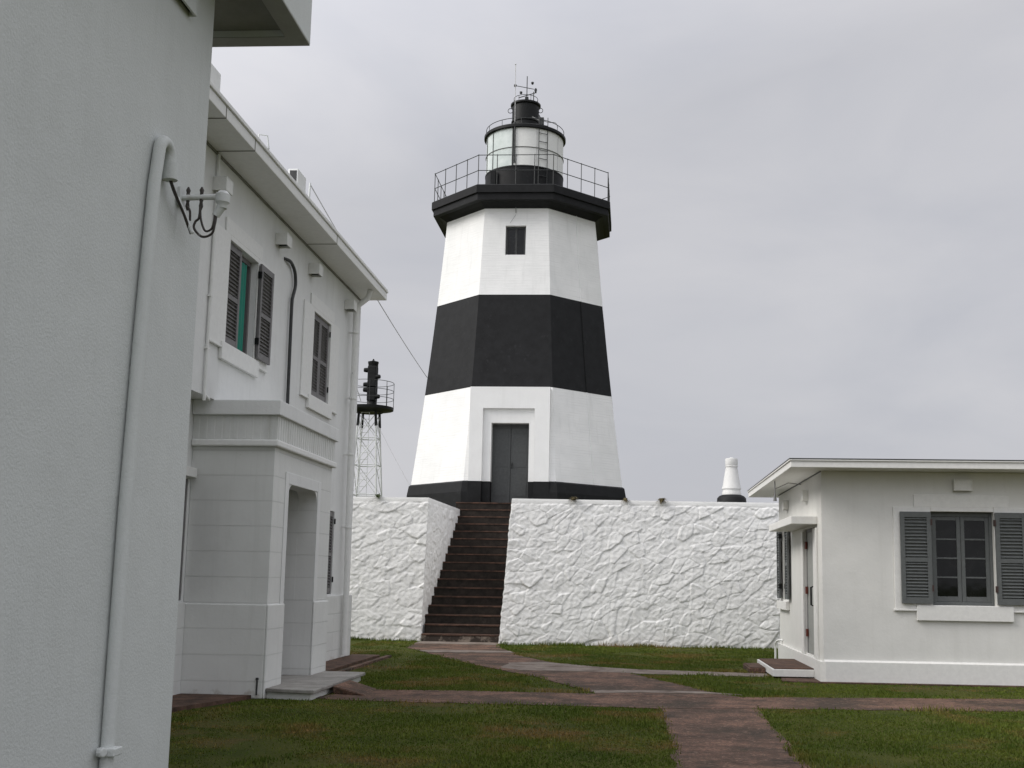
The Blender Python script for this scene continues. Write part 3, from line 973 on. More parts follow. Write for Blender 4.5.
# entrance steps
es = empty('entrance_step', (2.7, 21.1, 0), 'white edged brick step in front of the side door of the low building', 'doorstep')
m = MB()
m.box(2.36, XR - 0.057, 19.9, 22.35, 0.03, 0.15)
m.build('riser', 'cream_trim', es, bevel=0.006)
B(2.39, XR - 0.057, 19.95, 22.33, 0.151, 0.172).build('tread', 'brick_red', es, bevel=0.004)
m = MB()
m.box(2.07, 2.355, 20.9, 22.1, 0.0, 0.085)
m.build('lower_riser', 'red_path', es, bevel=0.01)
B(2.09, 2.353, 20.92, 22.08, 0.086, 0.10).build('lower_tread', 'brick_red', es)
for poly in ([(2.5, 19.2), (XR + 0.02, YR - 0.06), (11, YR - 0.06), (11, YR - 0.2), (3.0, YR - 0.2)],):
    tag(MB().prism(subdivide_edge(poly, 0.3, 0.025), -0.02, 0.02).build('paved_apron', 'brick_red'), kind='structure')
tag(MB().prism([(2.42, 19.25), (XR - 0.056, 19.3), (XR - 0.056, 19.89), (2.5, 19.89)], -0.02, 0.016).build('paved_apron', 'brick_red'), kind='structure')

# ------------------------------------------------------------------ terrace, stone walls, steps
ZT = 3.4
t = MB()
for a, b, c, d in ((-60, -5.5, 29.2, 90), (-2.9, 60, 28.9, 90), (-5.5, -2.9, 34.3, 90)):
    t.box(a, b, c, d, ZT - 0.3, ZT)
tag(t.build('terrace', 'soil_turf'), kind='structure')


def stones(U_, V_, seed, ang, sx, sy, umin, umax, vmin, vmax, quoin=None, amp=0.40):
    r = np.random.default_rng(seed)
    area = (umax - umin + 1) * (vmax - vmin + 1)
    n = int(area / (sx * sy * 1.15))
    su = r.uniform(umin - 0.5, umax + 0.5, n)
    sv = r.uniform(vmin - 0.5, vmax + 0.5, n)
    for _ in range(3):                         # relax a little so sizes even out
        for i in range(n):
            d_ = (su - su[i]) ** 2 + (sv - sv[i]) ** 2
            d_[i] = 9
            j = int(d_.argmin())
            if d_[j] < 0.05:
                su[i] += (su[i] - su[j]) * 0.35
                sv[i] += (sv[i] - sv[j]) * 0.35
    th = rad(ang) + 0.22 * np.sin(su * 0.9 + sv * 0.7 + seed) + r.normal(0, 0.05, n)
    if quoin is not None:
        near = np.abs(su - quoin) < 0.8
        th = np.where(near, r.normal(0, 0.05, n), th)
    ax = sx * r.uniform(0.94, 1.06, n)
    ay = sy * r.uniform(0.94, 1.06, n)
    hh = r.uniform(-0.012, 0.022, n)
    tx = r.normal(0.0, 0.055, n)
    ty = r.normal(-0.03, 0.09, n)
    H = np.zeros_like(U_)
    for c0 in range(0, len(U_), 6000):
        u = U_[c0:c0 + 6000]
        v = V_[c0:c0 + 6000]
        wu = u + 0.025 * np.sin(v * 5.1 + seed) + 0.006 * np.sin(v * 13 + u * 7)
        wv = v + 0.02 * np.sin(u * 4.3 + seed) + 0.006 * np.sin(u * 15 + v * 6)
        du = wu[:, None] - su[None]
        dv = wv[:, None] - sv[None]
        p = (du * np.cos(th) + dv * np.sin(th)) / ax
        q = (-du * np.sin(th) + dv * np.cos(th)) / ay
        dd = np.sqrt(p * p + q * q)
        idx = np.argsort(dd, axis=1)[:, :2]
        rows = np.arange(len(u))
        i0 = idx[:, 0]
        d1, d2 = dd[rows, i0], dd[rows, idx[:, 1]]
        ed = np.clip((d2 - d1) / 0.085, 0, 1)
        sm = ed * ed * (3 - 2 * ed)
        H[c0:c0 + 6000] = sm * (0.0075 + hh[i0] * 0.45) + (0.45 + 0.55 * sm) * amp * (tx[i0] * p[rows, i0] * ax[i0] + ty[i0] * q[rows, i0] * ay[i0])
    H += 0.004 * np.sin(U_ * 21 + 2 * np.sin(V_ * 17)) * np.sin(V_ * 19 + 2 * np.sin(U_ * 13))
    return H


def stone_face(mb, b0, b1, t0, t1, step, seed, ang, sx, sy, quoin=None):
    """displaced grid between bottom edge b0-b1 and top edge t0-t1; faces the side right of b0->b1."""
    b0, b1, t0, t1 = (np.array(p, float) for p in (b0, b1, t0, t1))
    Lu, Lv = np.linalg.norm(b1 - b0), np.linalg.norm(t0 - b0)
    nu, nv = int(Lu / step) + 1, int(Lv / step) + 1
    S, T = np.meshgrid(np.linspace(0, 1, nu), np.linspace(0, 1, nv))
    S, T = S.ravel(), T.ravel()
    P = (b0[None] * (1 - S)[:, None] + b1[None] * S[:, None]) * (1 - T)[:, None] + (t0[None] * (1 - S)[:, None] + t1[None] * S[:, None]) * T[:, None]
    nrm = np.cross(b1 - b0, t0 - b0)
    nrm /= np.linalg.norm(nrm)
    H = stones(S * Lu, T * Lv, seed, ang, sx, sy, 0, Lu, 0, Lv, quoin)
    H += 0.33 * stones(S * Lu, T * Lv, seed + 50, ang + 12, sx * 0.45, sy * 0.5, 0, Lu, 0, Lv, quoin, 1.15)
    top = np.clip((T * Lv - (Lv - 0.13)) / 0.02, 0, 1)
    H = H * (1 - top) + 0.007 * top - 0.007 * np.exp(-((T * Lv - (Lv - 0.125)) / 0.012) ** 2)
    H *= np.clip((1 - T) * Lv / 0.03, 0.3, 1)
    P = P + nrm[None] * H[:, None]
    fs = [(j * nu + i, j * nu + i + 1, (j + 1) * nu + i + 1, (j + 1) * nu + i) for j in range(nv - 1) for i in range(nu - 1)]
    mb.add([tuple(p) for p in P], fs)
    # skirts close the edges
    back = [tuple(p - nrm * 0.12) for p in P]
    for line in ([i for i in range(nu)], [(nv - 1) * nu + i for i in range(nu)], [j * nu for j in range(nv)], [j * nu + nu - 1 for j in range(nv)]):
        o = len(mb.v)
        mb.v += [tuple(P[i]) for i in line] + [back[i] for i in line]
        n = len(line)
        mb.f += [(o + i, o + i + 1, o + n + i + 1, o + n + i) for i in range(n - 1)]


zr = 3.55
m = MB()
stone_face(m, (-3.2, 28.0, -0.05), (7.6, 28.86, -0.05), (-2.99, 28.36, zr), (7.6, 29.2, zr), 0.018, 11, 30, 0.38, 0.23, 0.3)
stone_face(m, (-3.17, 34.3, -0.05), (-3.2, 28.0, -0.05), (-3.0, 34.3, zr), (-2.99, 28.36, zr), 0.04, 12, 5, 0.5, 0.25)
m.hexa([(-3.1, 28.15, -0.05), (7.6, 29.0, -0.05), (7.6, 29.7, -0.05), (-3.1, 34.3, -0.05)], [(-2.93, 28.42, zr - 0.01), (7.6, 29.26, zr - 0.01), (7.6, 29.8, zr - 0.01), (-2.93, 34.3, zr - 0.01)])
wl = m.build('stone_wall', 'stone_white', None, smooth='all')
tag(wl, 'long white painted rubble stone retaining wall to the right of the dark stairs', 'stone wall')
zl = 3.595
m = MB()
stone_face(m, (-10.5, 28.88, -0.05), (-5.27, 28.9, -0.05), (-10.5, 29.05, zl), (-5.2, 29.05, zl), 0.022, 21, 8, 0.46, 0.24)
stone_face(m, (-5.27, 28.9, -0.05), (-5.2, 34.15, -0.05), (-5.2, 29.05, zl), (-5.14, 34.15, zl), 0.022, 22, 4, 0.5, 0.26)
m.hexa([(-10.5, 29.0, -0.05), (-5.35, 29.0, -0.05), (-5.28, 34.15, -0.05), (-10.5, 30, -0.05)], [(-10.5, 29.12, zl - 0.01), (-5.26, 29.12, zl - 0.01), (-5.2, 34.15, zl - 0.01), (-10.5, 30, zl - 0.01)])
wl = m.build('stone_wall', 'stone_white', None, smooth='all')
tag(wl, 'short white painted stone wall left of the dark stairs, beside the two storey house', 'stone wall')

stc = empty('staircase', (-4.2, 28.64, 0), 'steep flight of dark brown stone steps between the two white stone walls', 'staircase')
for i in range(17):
    y = 28.64 + 0.355 * i
    z = 0.2 + 0.227 * i
    m = MB()
    jx = random.uniform(-0.01, 0.01)
    xl = -5.2 if i < 2 else -5.32
    m.box(xl, -3.08, y + 0.012, y + 0.42 + (1.1 if i == 16 else 0), z - 0.232, z - 0.034)
    st = m.build('step', 'step_pale' if i == 0 else 'step_stone', stc, bevel=0.01)
    m = MB()
    # worn nosing slab with a wavy front edge
    n = 24
    poly = [(xl + (-3.08 - xl) * k_ / n, y + 0.014 * noise.noise(Vector((k_ * 0.55, i * 3.1, 0))) - 0.004) for k_ in range(n + 1)]
    poly += [(-3.08, y + 0.40 + (1.1 if i == 16 else 0)), (xl, y + 0.40 + (1.1 if i == 16 else 0))]
    m.prism(poly, z - 0.033, z)
    m.build('nosing', 'nosing', st)

# ------------------------------------------------------------------ lighthouse
LX, LY = -3.79, 38.5
lh = empty('lighthouse', (LX, LY, ZT), 'white octagonal lighthouse with black middle band, black gallery and lantern on top', 'lighthouse')


def cx_(z):
    return LX - 0.0072 * (z - 4)


def octo(a, z):
    R_ = a / math.cos(math.pi / 8)
    return [(cx_(z) + R_ * math.cos(math.pi / 8 + i * math.pi / 4), LY + R_ * math.sin(math.pi / 8 + i * math.pi / 4), z) for i in range(8)]


def octo_loft(rings):
    return MB().loft([octo(a, z) for a, z in rings])


octo_loft([(3.57, ZT), (3.565, 4.2), (3.51, 4.50), (3.45, 4.545)]).build('black_plinth', 'black_paint', lh)


def shaft(z):
    t_ = (z - 4.55) / (13.6 - 4.55)
    return 3.44 - 1.17 * t_ + 0.235 * t_ * t_


low_r = [4.46 + (7.53 - 4.46) * i / 8 for i in range(9)]
octo_loft([(shaft(z), z) for z in low_r]).build('lower_shaft', 'tower_white', lh)
octo_loft([(shaft(z) + 0.004, z) for z in np.linspace(7.53, 10.58, 8)]).build('black_band', 'black_paint', lh)
LOWER = [o_ for o_ in lh.children if o_.name.startswith(('lower_shaft', 'black_plinth'))]
# upper shaft with a window recess in the front face: loft, then cut
up = octo_loft([(shaft(z), z) for z in np.linspace(10.58, 13.63, 8)]).build('upper_shaft', 'tower_white', lh)
cut = MB()
wy = LY - shaft(12.45)
wx0, wx1, wz0, wz1 = -4.19, -3.53, 11.93, 12.93
cut.box(wx0, wx1, wy - 0.5, wy + 0.32, wz0, wz1)
cutter = cut.build('cutter', 'tower_white', lh)
md = up.modifiers.new('recess', 'BOOLEAN')
md.operation = 'DIFFERENCE'
md.object = cutter
md.solver = 'EXACT'
bpy.context.view_layer.update()
dg = bpy.context.evaluated_depsgraph_get()
nm_ = D.meshes.new_from_object(up.evaluated_get(dg))
up.modifiers.clear()
up.data = nm_
D.objects.remove(cutter, do_unlink=True)
cutter = MB().box(-4.66, -3.04, 34.0, 36.1, ZT - 0.5, 6.81).build('cutter', 'tower_white', lh)
for o_ in LOWER:
    md = o_.modifiers.new('recess', 'BOOLEAN')
    md.operation = 'DIFFERENCE'
    md.object = cutter
    md.solver = 'EXACT'
    bpy.context.view_layer.update()
    nm_ = D.meshes.new_from_object(o_.evaluated_get(bpy.context.evaluated_depsgraph_get()))
    o_.modifiers.clear()
    o_.data = nm_
D.objects.remove(cutter, do_unlink=True)
m = MB()
m.box(wx0 + 0.004, wx0 + 0.07, wy + 0.19, wy + 0.25, wz0 + 0.003, wz1 - 0.003)
m.box(wx1 - 0.07, wx1 - 0.004, wy + 0.19, wy + 0.25, wz0 + 0.003, wz1 - 0.003)
m.box(wx0 + 0.07, wx1 - 0.07, wy + 0.191, wy + 0.249, wz1 - 0.08, wz1 - 0.004)
m.box((wx0 + wx1) / 2 - 0.035, (wx0 + wx1) / 2 + 0.035, wy + 0.192, wy + 0.245, wz0 + 0.01, wz1 - 0.08)
fw = m.build('window', 'dark_grey', lh)
B(wx0 + 0.06, wx1 - 0.06, wy + 0.22, wy + 0.228, wz0 + 0.01, wz1 - 0.05).build('pane', 'dark_glass', fw)
m = MB()
m.tube([(-3.88, LY - 2.55, 13.65), (-3.87, LY - 2.56, 13.35)], 0.012, 6)
m.tube([(-3.87, LY - 2.56, 13.3), (-4.05, LY - 2.60, 13.0)], 0.005, 5)
m.build('bell_wire', 'wire_grey', lh)

# portal
pY = 34.95
m = MB()
frL = (Vector((0, pY, 0)), Vector((1, 0, 0)), Vector((0, -1, 0)))
PX0, PX1 = -5.06, -2.58
OX0, OX1, OZ = -4.65, -3.05, 6.79
IX0, IX1, IZ = -4.39, -3.22, 6.345
m.wall(frL, PX0, PX1, 4.53, 7.46, 0.10, [(OX0, OX1, 4.53, OZ)])
m2 = MB().wall((Vector((0, pY + 0.101, 0)), frL[1], frL[2]), PX0, PX1, 4.53, 7.459, 0.55, [(IX0, IX1, 4.53, IZ)])
m.add(m2.v, m2.f)
pt = m.build('portal', 'portal_white', lh)
for a, b in ((PX0, OX0), (OX1, PX1)):
    m = MB()
    m.box(a - 0.012 * (a == PX0), b + 0.012 * (b == PX1), pY - 0.02, pY + 0.14, ZT, 4.525)
    a2, b2 = (OX0 + 0.001, IX0) if a == PX0 else (IX1, OX1 - 0.001)
    m.box(a2, b2, pY + 0.085, pY + 0.6, ZT, 4.525)
    m.build('portal_plinth', 'black_paint', pt, bevel=0.008)
dx = (IX0 + IX1) / 2
for a, b in ((IX0 + 0.004, dx - 0.006), (dx + 0.006, IX1 - 0.004)):
    dr = MB()
    dr.box(a, b, pY + 0.40, pY + 0.45, ZT + 0.2, IZ - 0.12)
    dr.box(a + 0.08, b - 0.08, pY + 0.392, pY + 0.401, 4.1, 4.9)
    dr.box(a + 0.08, b - 0.08, pY + 0.392, pY + 0.401, 5.0, 6.05)
    dr = dr.build('door_leaf', 'door_dark', pt, bevel=0.004)
MB().box(IX0 + 0.002, IX1 - 0.002, pY + 0.38, pY + 0.46, IZ - 0.118, IZ - 0.002).build('door_head', 'dark_grey', pt)
MB().box(IX0 + 0.002, IX1 - 0.002, pY + 0.47, pY + 0.5, ZT + 0.2, IZ - 0.12).build('door_backing', 'black_metal', pt)
m = MB()
m.tube([(dx + 0.05, pY + 0.385, 4.95), (dx + 0.05, pY + 0.36, 4.96), (dx + 0.05, pY + 0.36, 5.12), (dx + 0.05, pY + 0.385, 5.13)], 0.012, 6)
m.build('handle', 'black_metal', dr)

# cable down the right-hand face
for z0_, z1_, mt_ in ((4.55, 7.53, 'tower_white'), (7.53, 10.58, 'black_metal'), (10.58, 13.6, 'tower_white')):
    pts = []
    for z in np.linspace(z0_, z1_, 6):
        a = shaft(z)
        pts.append(Vector((cx_(z) + a * 0.7071 + 0.13, LY - a * 0.7071 + 0.11, z)))
    MB().tube(pts, 0.016, 6).build('lightning_cable', mt_, lh)

# gallery
ga = 3.02
octo_loft([(ga - 0.06, 13.68), (ga - 0.06, 13.90), (ga, 13.905), (ga, 14.15), (ga - 0.03, 14.18)]).build('gallery', 'black_paint', lh)
octo_loft([(shaft(13.5) + 0.01, 13.52), (shaft(13.5) + 0.12, 13.60), (ga - 0.25, 13.679)]).build('gallery_corbel', 'black_paint', lh)
rr = 2.94
m = MB()
V8 = [Vector(p) for p in octo(rr, 14.18)]
posts = []
for i in range(8):
    a, b = V8[i], V8[(i + 1) % 8]
    for k_ in range(4):
        posts.append(a.lerp(b, k_ / 4))
for p in posts:
    m.tube([p, p + Vector((0, 0, 1.0))], 0.014, 6)
    m.lathe(p.x, p.y, [(0.004, p.z + 0.985), (0.028, p.z + 1.0), (0.004, p.z + 1.03)], 8)
    m.lathe(p.x, p.y, [(0.004, p.z + 0.465), (0.024, p.z + 0.48), (0.004, p.z + 0.495)], 8)
for h in (1.0, 0.48):
    for i in range(8):
        a, b = V8[i] + Vector((0, 0, h)), V8[(i + 1) % 8] + Vector((0, 0, h))
        m.tube([a, b], 0.013, 6)
m.build('railing', 'rail_metal', lh)

# lantern
zx = LX - 0.09
m = MB()
m.lathe(zx, LY, [(1.41, 14.18), (1.41, 14.3), (1.36, 14.32), (1.36, 15.37), (1.37, 15.38), (1.37, 15.43), (1.3, 15.45)], 64)
m.build('lantern_base', 'black_paint', lh, smooth=True)
B(zx - 1.03, zx - 0.86, LY - 1.2, LY - 0.88, 14.19, 15.3).build('lantern_hatch', 'black_metal', lh)
lr = 1.345
segs = 64


def arc_panel(r, z0, z1, a0, a1, n):
    m_ = MB()
    P = [(zx + r * math.cos(a0 + (a1 - a0) * i / n), LY + r * math.sin(a0 + (a1 - a0) * i / n)) for i in range(n + 1)]
    Q = [(zx + (r - 0.02) * math.cos(a0 + (a1 - a0) * i / n), LY + (r - 0.02) * math.sin(a0 + (a1 - a0) * i / n)) for i in range(n + 1)]
    m_.prism(P + Q[::-1], z0, z1)
    return m_


def ang_x(px):   # angle of a point on the drum front from its x offset
    return -math.acos(max(-1, min(1, px / lr)))


bars = [ang_x(x) for x in (-1.25, -1.0, -0.28, 0.52, 1.2)]
lan = MB().lathe(zx, LY, [(lr - 0.05, 15.4), (lr - 0.05, 16.78)], 64).build('lantern_room', 'white_metal', lh, smooth=True)
arc_panel(lr, 15.42, 16.78, bars[0] - 0.6, bars[2], 28).build('pane', 'lantern_glass', lan, smooth=True)
arc_panel(lr, 15.42, 16.78, bars[2] + 0.01, bars[0] - 0.61 + 2 * math.pi, 48).build('blank_panel', 'trim_white', lan, smooth=True)
for a in bars[:3] + [b_ - 2.0 for b_ in bars[:2]]:
    p = (zx + (lr + 0.008) * math.cos(a), LY + (lr + 0.008) * math.sin(a))
    MB().tube([(*p, 15.42), (*p, 16.78)], 0.014 if a != bars[2] else 0.030, 6).build('glazing_bar', 'rail_metal', lan)
for a in bars[3:]:
    p = (zx + (lr + 0.004) * math.cos(a), LY + (lr + 0.004) * math.sin(a))
    MB().tube([(*p, 15.42), (*p, 16.78)], 0.009, 6).build('glazing_bar', 'pole_grey', lan)
m = MB()
m.ring((zx, LY, 16.08), lr + 0.012, 0.013, 64)
m.build('glazing_ring', 'wire_grey', lan)
m = MB()
m.lathe(zx, LY, [(1.3, 16.76), (1.41, 16.765), (1.43, 16.78), (1.43, 16.87), (1.39, 16.90), (1.0, 17.02), (0.52, 17.15)], 64)
rfl = m.build('lantern_roof', 'black_metal', lh, smooth=True)
m = MB()
m.ring((zx, LY, 17.10), 1.36, 0.012, 64)
for i in range(12):
    a = i * math.pi / 6
    m.tube([(zx + 1.36 * math.cos(a), LY + 1.36 * math.sin(a), 16.89), (zx + 1.36 * math.cos(a), LY + 1.36 * math.sin(a), 17.10)], 0.010, 6)
m.build('grab_rail', 'rail_metal', rfl)
m = MB()
m.lathe(zx, LY, [(0.47, 17.1), (0.47, 17.42), (0.50, 17.43), (0.50, 17.48), (0.475, 17.49), (0.475, 18.02), (0.53, 18.06), (0.53, 18.12), (0.2, 18.2), (0.03, 18.22)], 40)
vt = m.build('ventilator', 'black_metal', lh, smooth=True)
m = MB()
for sg in (-1, 1):
    c = Vector((zx + sg * 0.53, LY - 0.1, 17.88))
    m.tube(arc(c, 0.085, 0, 2 * math.pi, (1, 0, 0), (0, 0, 1), 16), 0.012, 6)
m.build('lifting_ring', 'rail_metal', vt)
m = MB()
m.ring((zx, LY, 18.34), 0.42, 0.01, 32)
for i in range(6):
    a = i * math.pi / 3
    m.tube([(zx + 0.42 * math.cos(a), LY + 0.42 * math.sin(a), 18.1), (zx + 0.42 * math.cos(a), LY + 0.42 * math.sin(a), 18.34)], 0.009, 6)
m.build('top_rail', 'rail_metal', vt)
# anemometer
m = MB()
ax_ = zx + 0.03
m.tube([(ax_, LY, 18.18), (ax_, LY, 19.2)], 0.016, 8)
m.tube([(ax_ - 0.42, LY, 18.86), (ax_ + 0.24, LY + 0.05, 18.74)], 0.012, 6)
m.tube([(ax_ - 0.28, LY - 0.1, 18.36), (ax_ + 0.28, LY + 0.1, 18.62)], 0.016, 6)
m.tube([(ax_ + 0.24, LY, 18.3), (ax_ + 0.24, LY, 18.62)], 0.018, 6)
m.box(ax_ - 0.06, ax_ + 0.06, LY - 0.05, LY + 0.05, 18.24, 18.42)
m.box(ax_ + 0.28, ax_ + 0.34, LY - 0.03, LY + 0.03, 18.58, 18.74)
an = m.build('anemometer', 'rail_metal', vt)
for p in ((ax_ - 0.42, LY, 18.86), (ax_ + 0.20, LY - 0.1, 18.90), (ax_ + 0.30, LY + 0.1, 18.72), (ax_ - 0.2, LY - 0.1, 18.55)):
    MB().lathe(p[0], p[1], [(0.01, p[2] - 0.06), (0.045, p[2] - 0.03), (0.05, p[2] + 0.03), (0.01, p[2] + 0.05)], 10).build('cup', 'rail_metal', an)
m = MB()
m.tube([(-4.10, 37.12, 16.9), (-4.12, 37.12, 19.0)], 0.012, 6)
m.lathe(-4.12, 37.12, [(0.004, 18.98), (0.03, 19.0), (0.004, 19.04)], 8)
m.build('aerial', 'pole_grey', rfl)
m = MB()
m.tube([(-4.09, 37.13, 15.5), (-4.10, 37.12, 16.95)], 0.03, 8)
m.build('aerial_mount', 'rail_metal', rfl)
# ladder and loose cable
m = MB()
la = [-math.acos(0.60 / 1.40), -math.acos(0.88 / 1.40)]
lp = [(zx + 1.40 * math.cos(a), LY + 1.40 * math.sin(a)) for a in la]
for p in lp:
    m.tube([(*p, 14.3), (*p, 17.2)], 0.014, 6)
for i in range(9):
    z = 14.5 + i * 0.3
    m.tube([(*lp[0], z), (*lp[1], z)], 0.011, 6)
m.build('ladder', 'rail_metal', lh)
m = MB()
m.tube(curve([(zx + 0.49, LY - 0.1, 17.72), (zx + 0.62, LY - 0.3, 17.45), (zx + 0.85, LY - 0.5, 17.28), (zx + 1.1, LY - 0.7, 17.18), (zx + 1.2, LY - 0.8, 16.98)], 6), 0.012, 6)
m.tube([(zx + 0.3, LY - 0.55, 17.45), (zx + 0.6, LY - 0.8, 17.2)], 0.035, 8)
m.box(zx + 0.55, zx + 0.72, LY - 0.9, LY - 0.75, 17.05, 17.3)
m.build('cable', 'rail_metal', lh)

# ------------------------------------------------------------------ signal light tower on the left
sx_, sy_ = -9.86, 42.0
tw = empty('signal_tower', (sx_, sy_, ZT), 'slim white lattice tower carrying a round black platform and stacked signal lamps', 'signal tower')
zp = 7.72


def legp(q, z):
    h = 0.31 + 0.052 * (zp - z)
    return Vector((sx_ + q[0] * h, sy_ + q[1] * h, z))


QQ = [(-1, -1), (1, -1), (1, 1), (-1, 1)]
for q in QQ:
    lg = MB().tube([legp(q, ZT), legp(q, 7.12)], 0.030, 8).build('leg', 'white_metal', tw)
    MB().tube([legp(q, 7.1), legp(q, zp + 0.02)], 0.05, 8).build('leg_top', 'black_metal', lg)
m = MB()
lv = [ZT, 4.55, 5.65, 6.65, 7.55]
for i in range(4):
    for k_ in range(4):
        a, b = QQ[i], QQ[(i + 1) % 4]
        m.tube([legp(a, lv[k_]), legp(b, lv[k_ + 1])], 0.014, 6)
        m.tube([legp(b, lv[k_]), legp(a, lv[k_ + 1])], 0.014, 6)
        if k_:
            m.tube([legp(a, lv[k_]), legp(b, lv[k_])], 0.018, 6)
m.build('brace', 'white_metal', tw)
m = MB()
for dx_ in (-0.14, 0.14):
    m.tube([(sx_ - 0.08 + dx_, sy_ - 0.25, ZT), (sx_ - 0.08 + dx_, sy_ - 0.25, zp)], 0.012, 6)
for i in range(17):
    z = ZT + 0.2 + i * 0.25
    m.tube([(sx_ - 0.22, sy_ - 0.25, z), (sx_ + 0.06, sy_ - 0.25, z)], 0.010, 6)
m.build('ladder', 'white_metal', tw)
m = MB()
m.lathe(sx_, sy_, [(0.5, zp - 0.1), (0.55, zp - 0.05), (0.89, zp + 0.0), (0.90, zp + 0.10), (0.86, zp + 0.11)], 40)
pf = m.build('platform', 'black_metal', tw, smooth=True)
m = MB()
for h in (0.32, 0.62, 0.93):
    m.ring((sx_, sy_, zp + 0.1 + h), 0.88, 0.011, 40)
for i in range(8):
    a = i * math.pi / 4 + 0.2
    m.tube([(sx_ + 0.88 * math.cos(a), sy_ + 0.88 * math.sin(a), zp + 0.1), (sx_ + 0.88 * math.cos(a), sy_ + 0.88 * math.sin(a), zp + 1.03)], 0.011, 6)
m.build('railing', 'rail_metal', pf)
cx2 = sx_ + 0.08
m = MB()
m.lathe(cx2, sy_, [(0.2, zp + 0.1), (0.2, zp + 0.2), (0.185, zp + 0.22), (0.185, zp + 1.75), (0.2, zp + 1.78), (0.2, zp + 1.84), (0.05, zp + 1.88), (0.02, zp + 1.95)], 24)
lm = m.build('lamp_column', 'black_metal', tw, smooth=True)
for z, sg in ((zp + 1.5, -1), (zp + 1.25, 1), (zp + 0.95, -1), (zp + 0.5, 1), (zp + 0.75, -1)):
    m = MB()
    m.box(cx2 - 0.16, cx2 + 0.16, sy_ - 0.22, sy_ + 0.2, z - 0.16, z + 0.16)
    m.tube([(cx2 + sg * 0.12, sy_ - 0.12, z), (cx2 + sg * 0.32, sy_ - 0.16, z)], [0.10, 0.075], 14)
    m.build('lamp', 'black_metal', lm, bevel=0.03)

# wires
def sag(a, b, s, n=16):
    a, b = Vector(a), Vector(b)
    return [a.lerp(b, i / n) - Vector((0, 0, s * 4 * (i / n) * (1 - i / n))) for i in range(n + 1)]


tag(MB().tube(sag((-5.3, 17.77, 7.91), (-6.86, 37.3, 8.15), 0.10), 0.010, 5).build('overhead_wire', 'line_grey'), 'long thin wire running from the house roof to the black band of the lighthouse', 'wire')
tag(MB().tube(sag((-9.5, 41.7, 7.2), (-7.28, 37.0, 4.56), 0.03), 0.010, 5).build('stay_wire', 'line_grey'), 'thin wire sloping from the lattice tower platform down to the lighthouse foot', 'wire')
tag(MB().tube(sag((-5.47, 21.75, 5.5), (-10.1, 41.6, 8.0), 0.0), 0.009, 5).build('overhead_wire', 'line_grey'), 'short visible wire between the house downpipe and the lattice tower lamps', 'wire')

# ------------------------------------------------------------------ white pawn-shaped pillar behind the wall
cl = empty('stone_pillar', (2.63, 31.0, ZT), 'small white turned stone pillar with a black foot, rising behind the stone wall', 'pillar')
m = MB()
m.lathe(2.63, 31, [(0.40, ZT), (0.40, 3.62), (0.385, 3.80), (0.33, 3.86), (0.26, 3.89)], 32)
m.build('foot', 'black_paint', cl, smooth=True)
m = MB()
m.lathe(2.63, 31, [(0.25, 3.85), (0.255, 3.96), (0.235, 3.99), (0.235, 4.03), (0.26, 4.05), (0.25, 4.10), (0.235, 4.13), (0.165, 4.58), (0.155, 4.60), (0.155, 4.635), (0.17, 4.645), (0.175, 4.66), (0.155, 4.68), (0.165, 4.70), (0.17, 4.84), (0.155, 4.87), (0.06, 4.885), (0.04, 4.90), (0.01, 4.905)], 32)
m.build('shaft', 'pillar_white', cl, smooth=True)

# ------------------------------------------------------------------ weeds
def weed(loc, n, h, spread, label, mat='weed_green'):
    m_ = MB()
    x, y, z = loc
    for i in range(n):
        a = random.uniform(0, 2 * math.pi)
        r = random.uniform(0.1, 1) * spread
        d = Vector((math.cos(a), math.sin(a) - 0.5, 0))
        hh = h * random.uniform(0.5, 1)
        w = random.uniform(0.008, 0.018)
        s_ = Vector((-d.y, d.x, 0)).normalized() * w
        p0 = Vector((x + random.uniform(-0.03, 0.03), y, z))
        p1 = p0 + d * r * 0.5 + Vector((0, 0, hh * 0.7))
        p2 = p0 + d * r * 1.3 + Vector((0, -0.04, hh * random.uniform(-1.2, 0.9)))
        m_.add([p0 - s_, p0 + s_, p1 + s_, p1 - s_, p2], [(0, 1, 2, 3), (3, 2, 4)])
    o = m_.build('weed', mat)
    return tag(o, label, 'weed', 'weeds growing out of the wall tops')


weed((-6.51, 29.06, 3.585), 40, 0.13, 0.12, 'small green weed on top of the left stone wall in front of the lattice tower')
weed((-1.48, 28.47, 3.535), 40, 0.12, 0.13, 'small weed on the long stone wall top, nearest to the stairs', 'weed_dry')
weed((-0.18, 28.58, 3.535), 40, 0.11, 0.12, 'small weed on the stone wall top under the right corner of the lighthouse', 'weed_dry')
weed((0.70, 28.65, 3.535), 44, 0.13, 0.15, 'small weed on the stone wall top midway between lighthouse and white pillar', 'weed_dry')

# ------------------------------------------------------------------ grass


def pip(x, y, poly):
    inside = np.zeros(len(x), bool)
    n = len(poly)
    for i in range(n):
        x0, y0 = poly[i]
        x1, y1 = poly[(i + 1) % n]
        if y0 == y1:
            continue
        c = ((y0 > y) != (y1 > y)) & (x < (x1 - x0) * (y - y0) / (y1 - y0) + x0)
        inside ^= c
    return inside


LAT = np.random.default_rng(8).random((64, 64))


def vnoise(x, y):
    xi, yi = np.floor(x).astype(int), np.floor(y).astype(int)
    fx, fy = x - xi, y - yi
    fx, fy = fx * fx * (3 - 2 * fx), fy * fy * (3 - 2 * fy)
    g_ = lambda a, b: LAT[a % 64, b % 64]
    return (g_(xi, yi) * (1 - fx) + g_(xi + 1, yi) * fx) * (1 - fy) + (g_(xi, yi + 1) * (1 - fx) + g_(xi + 1, yi + 1) * fx) * fy


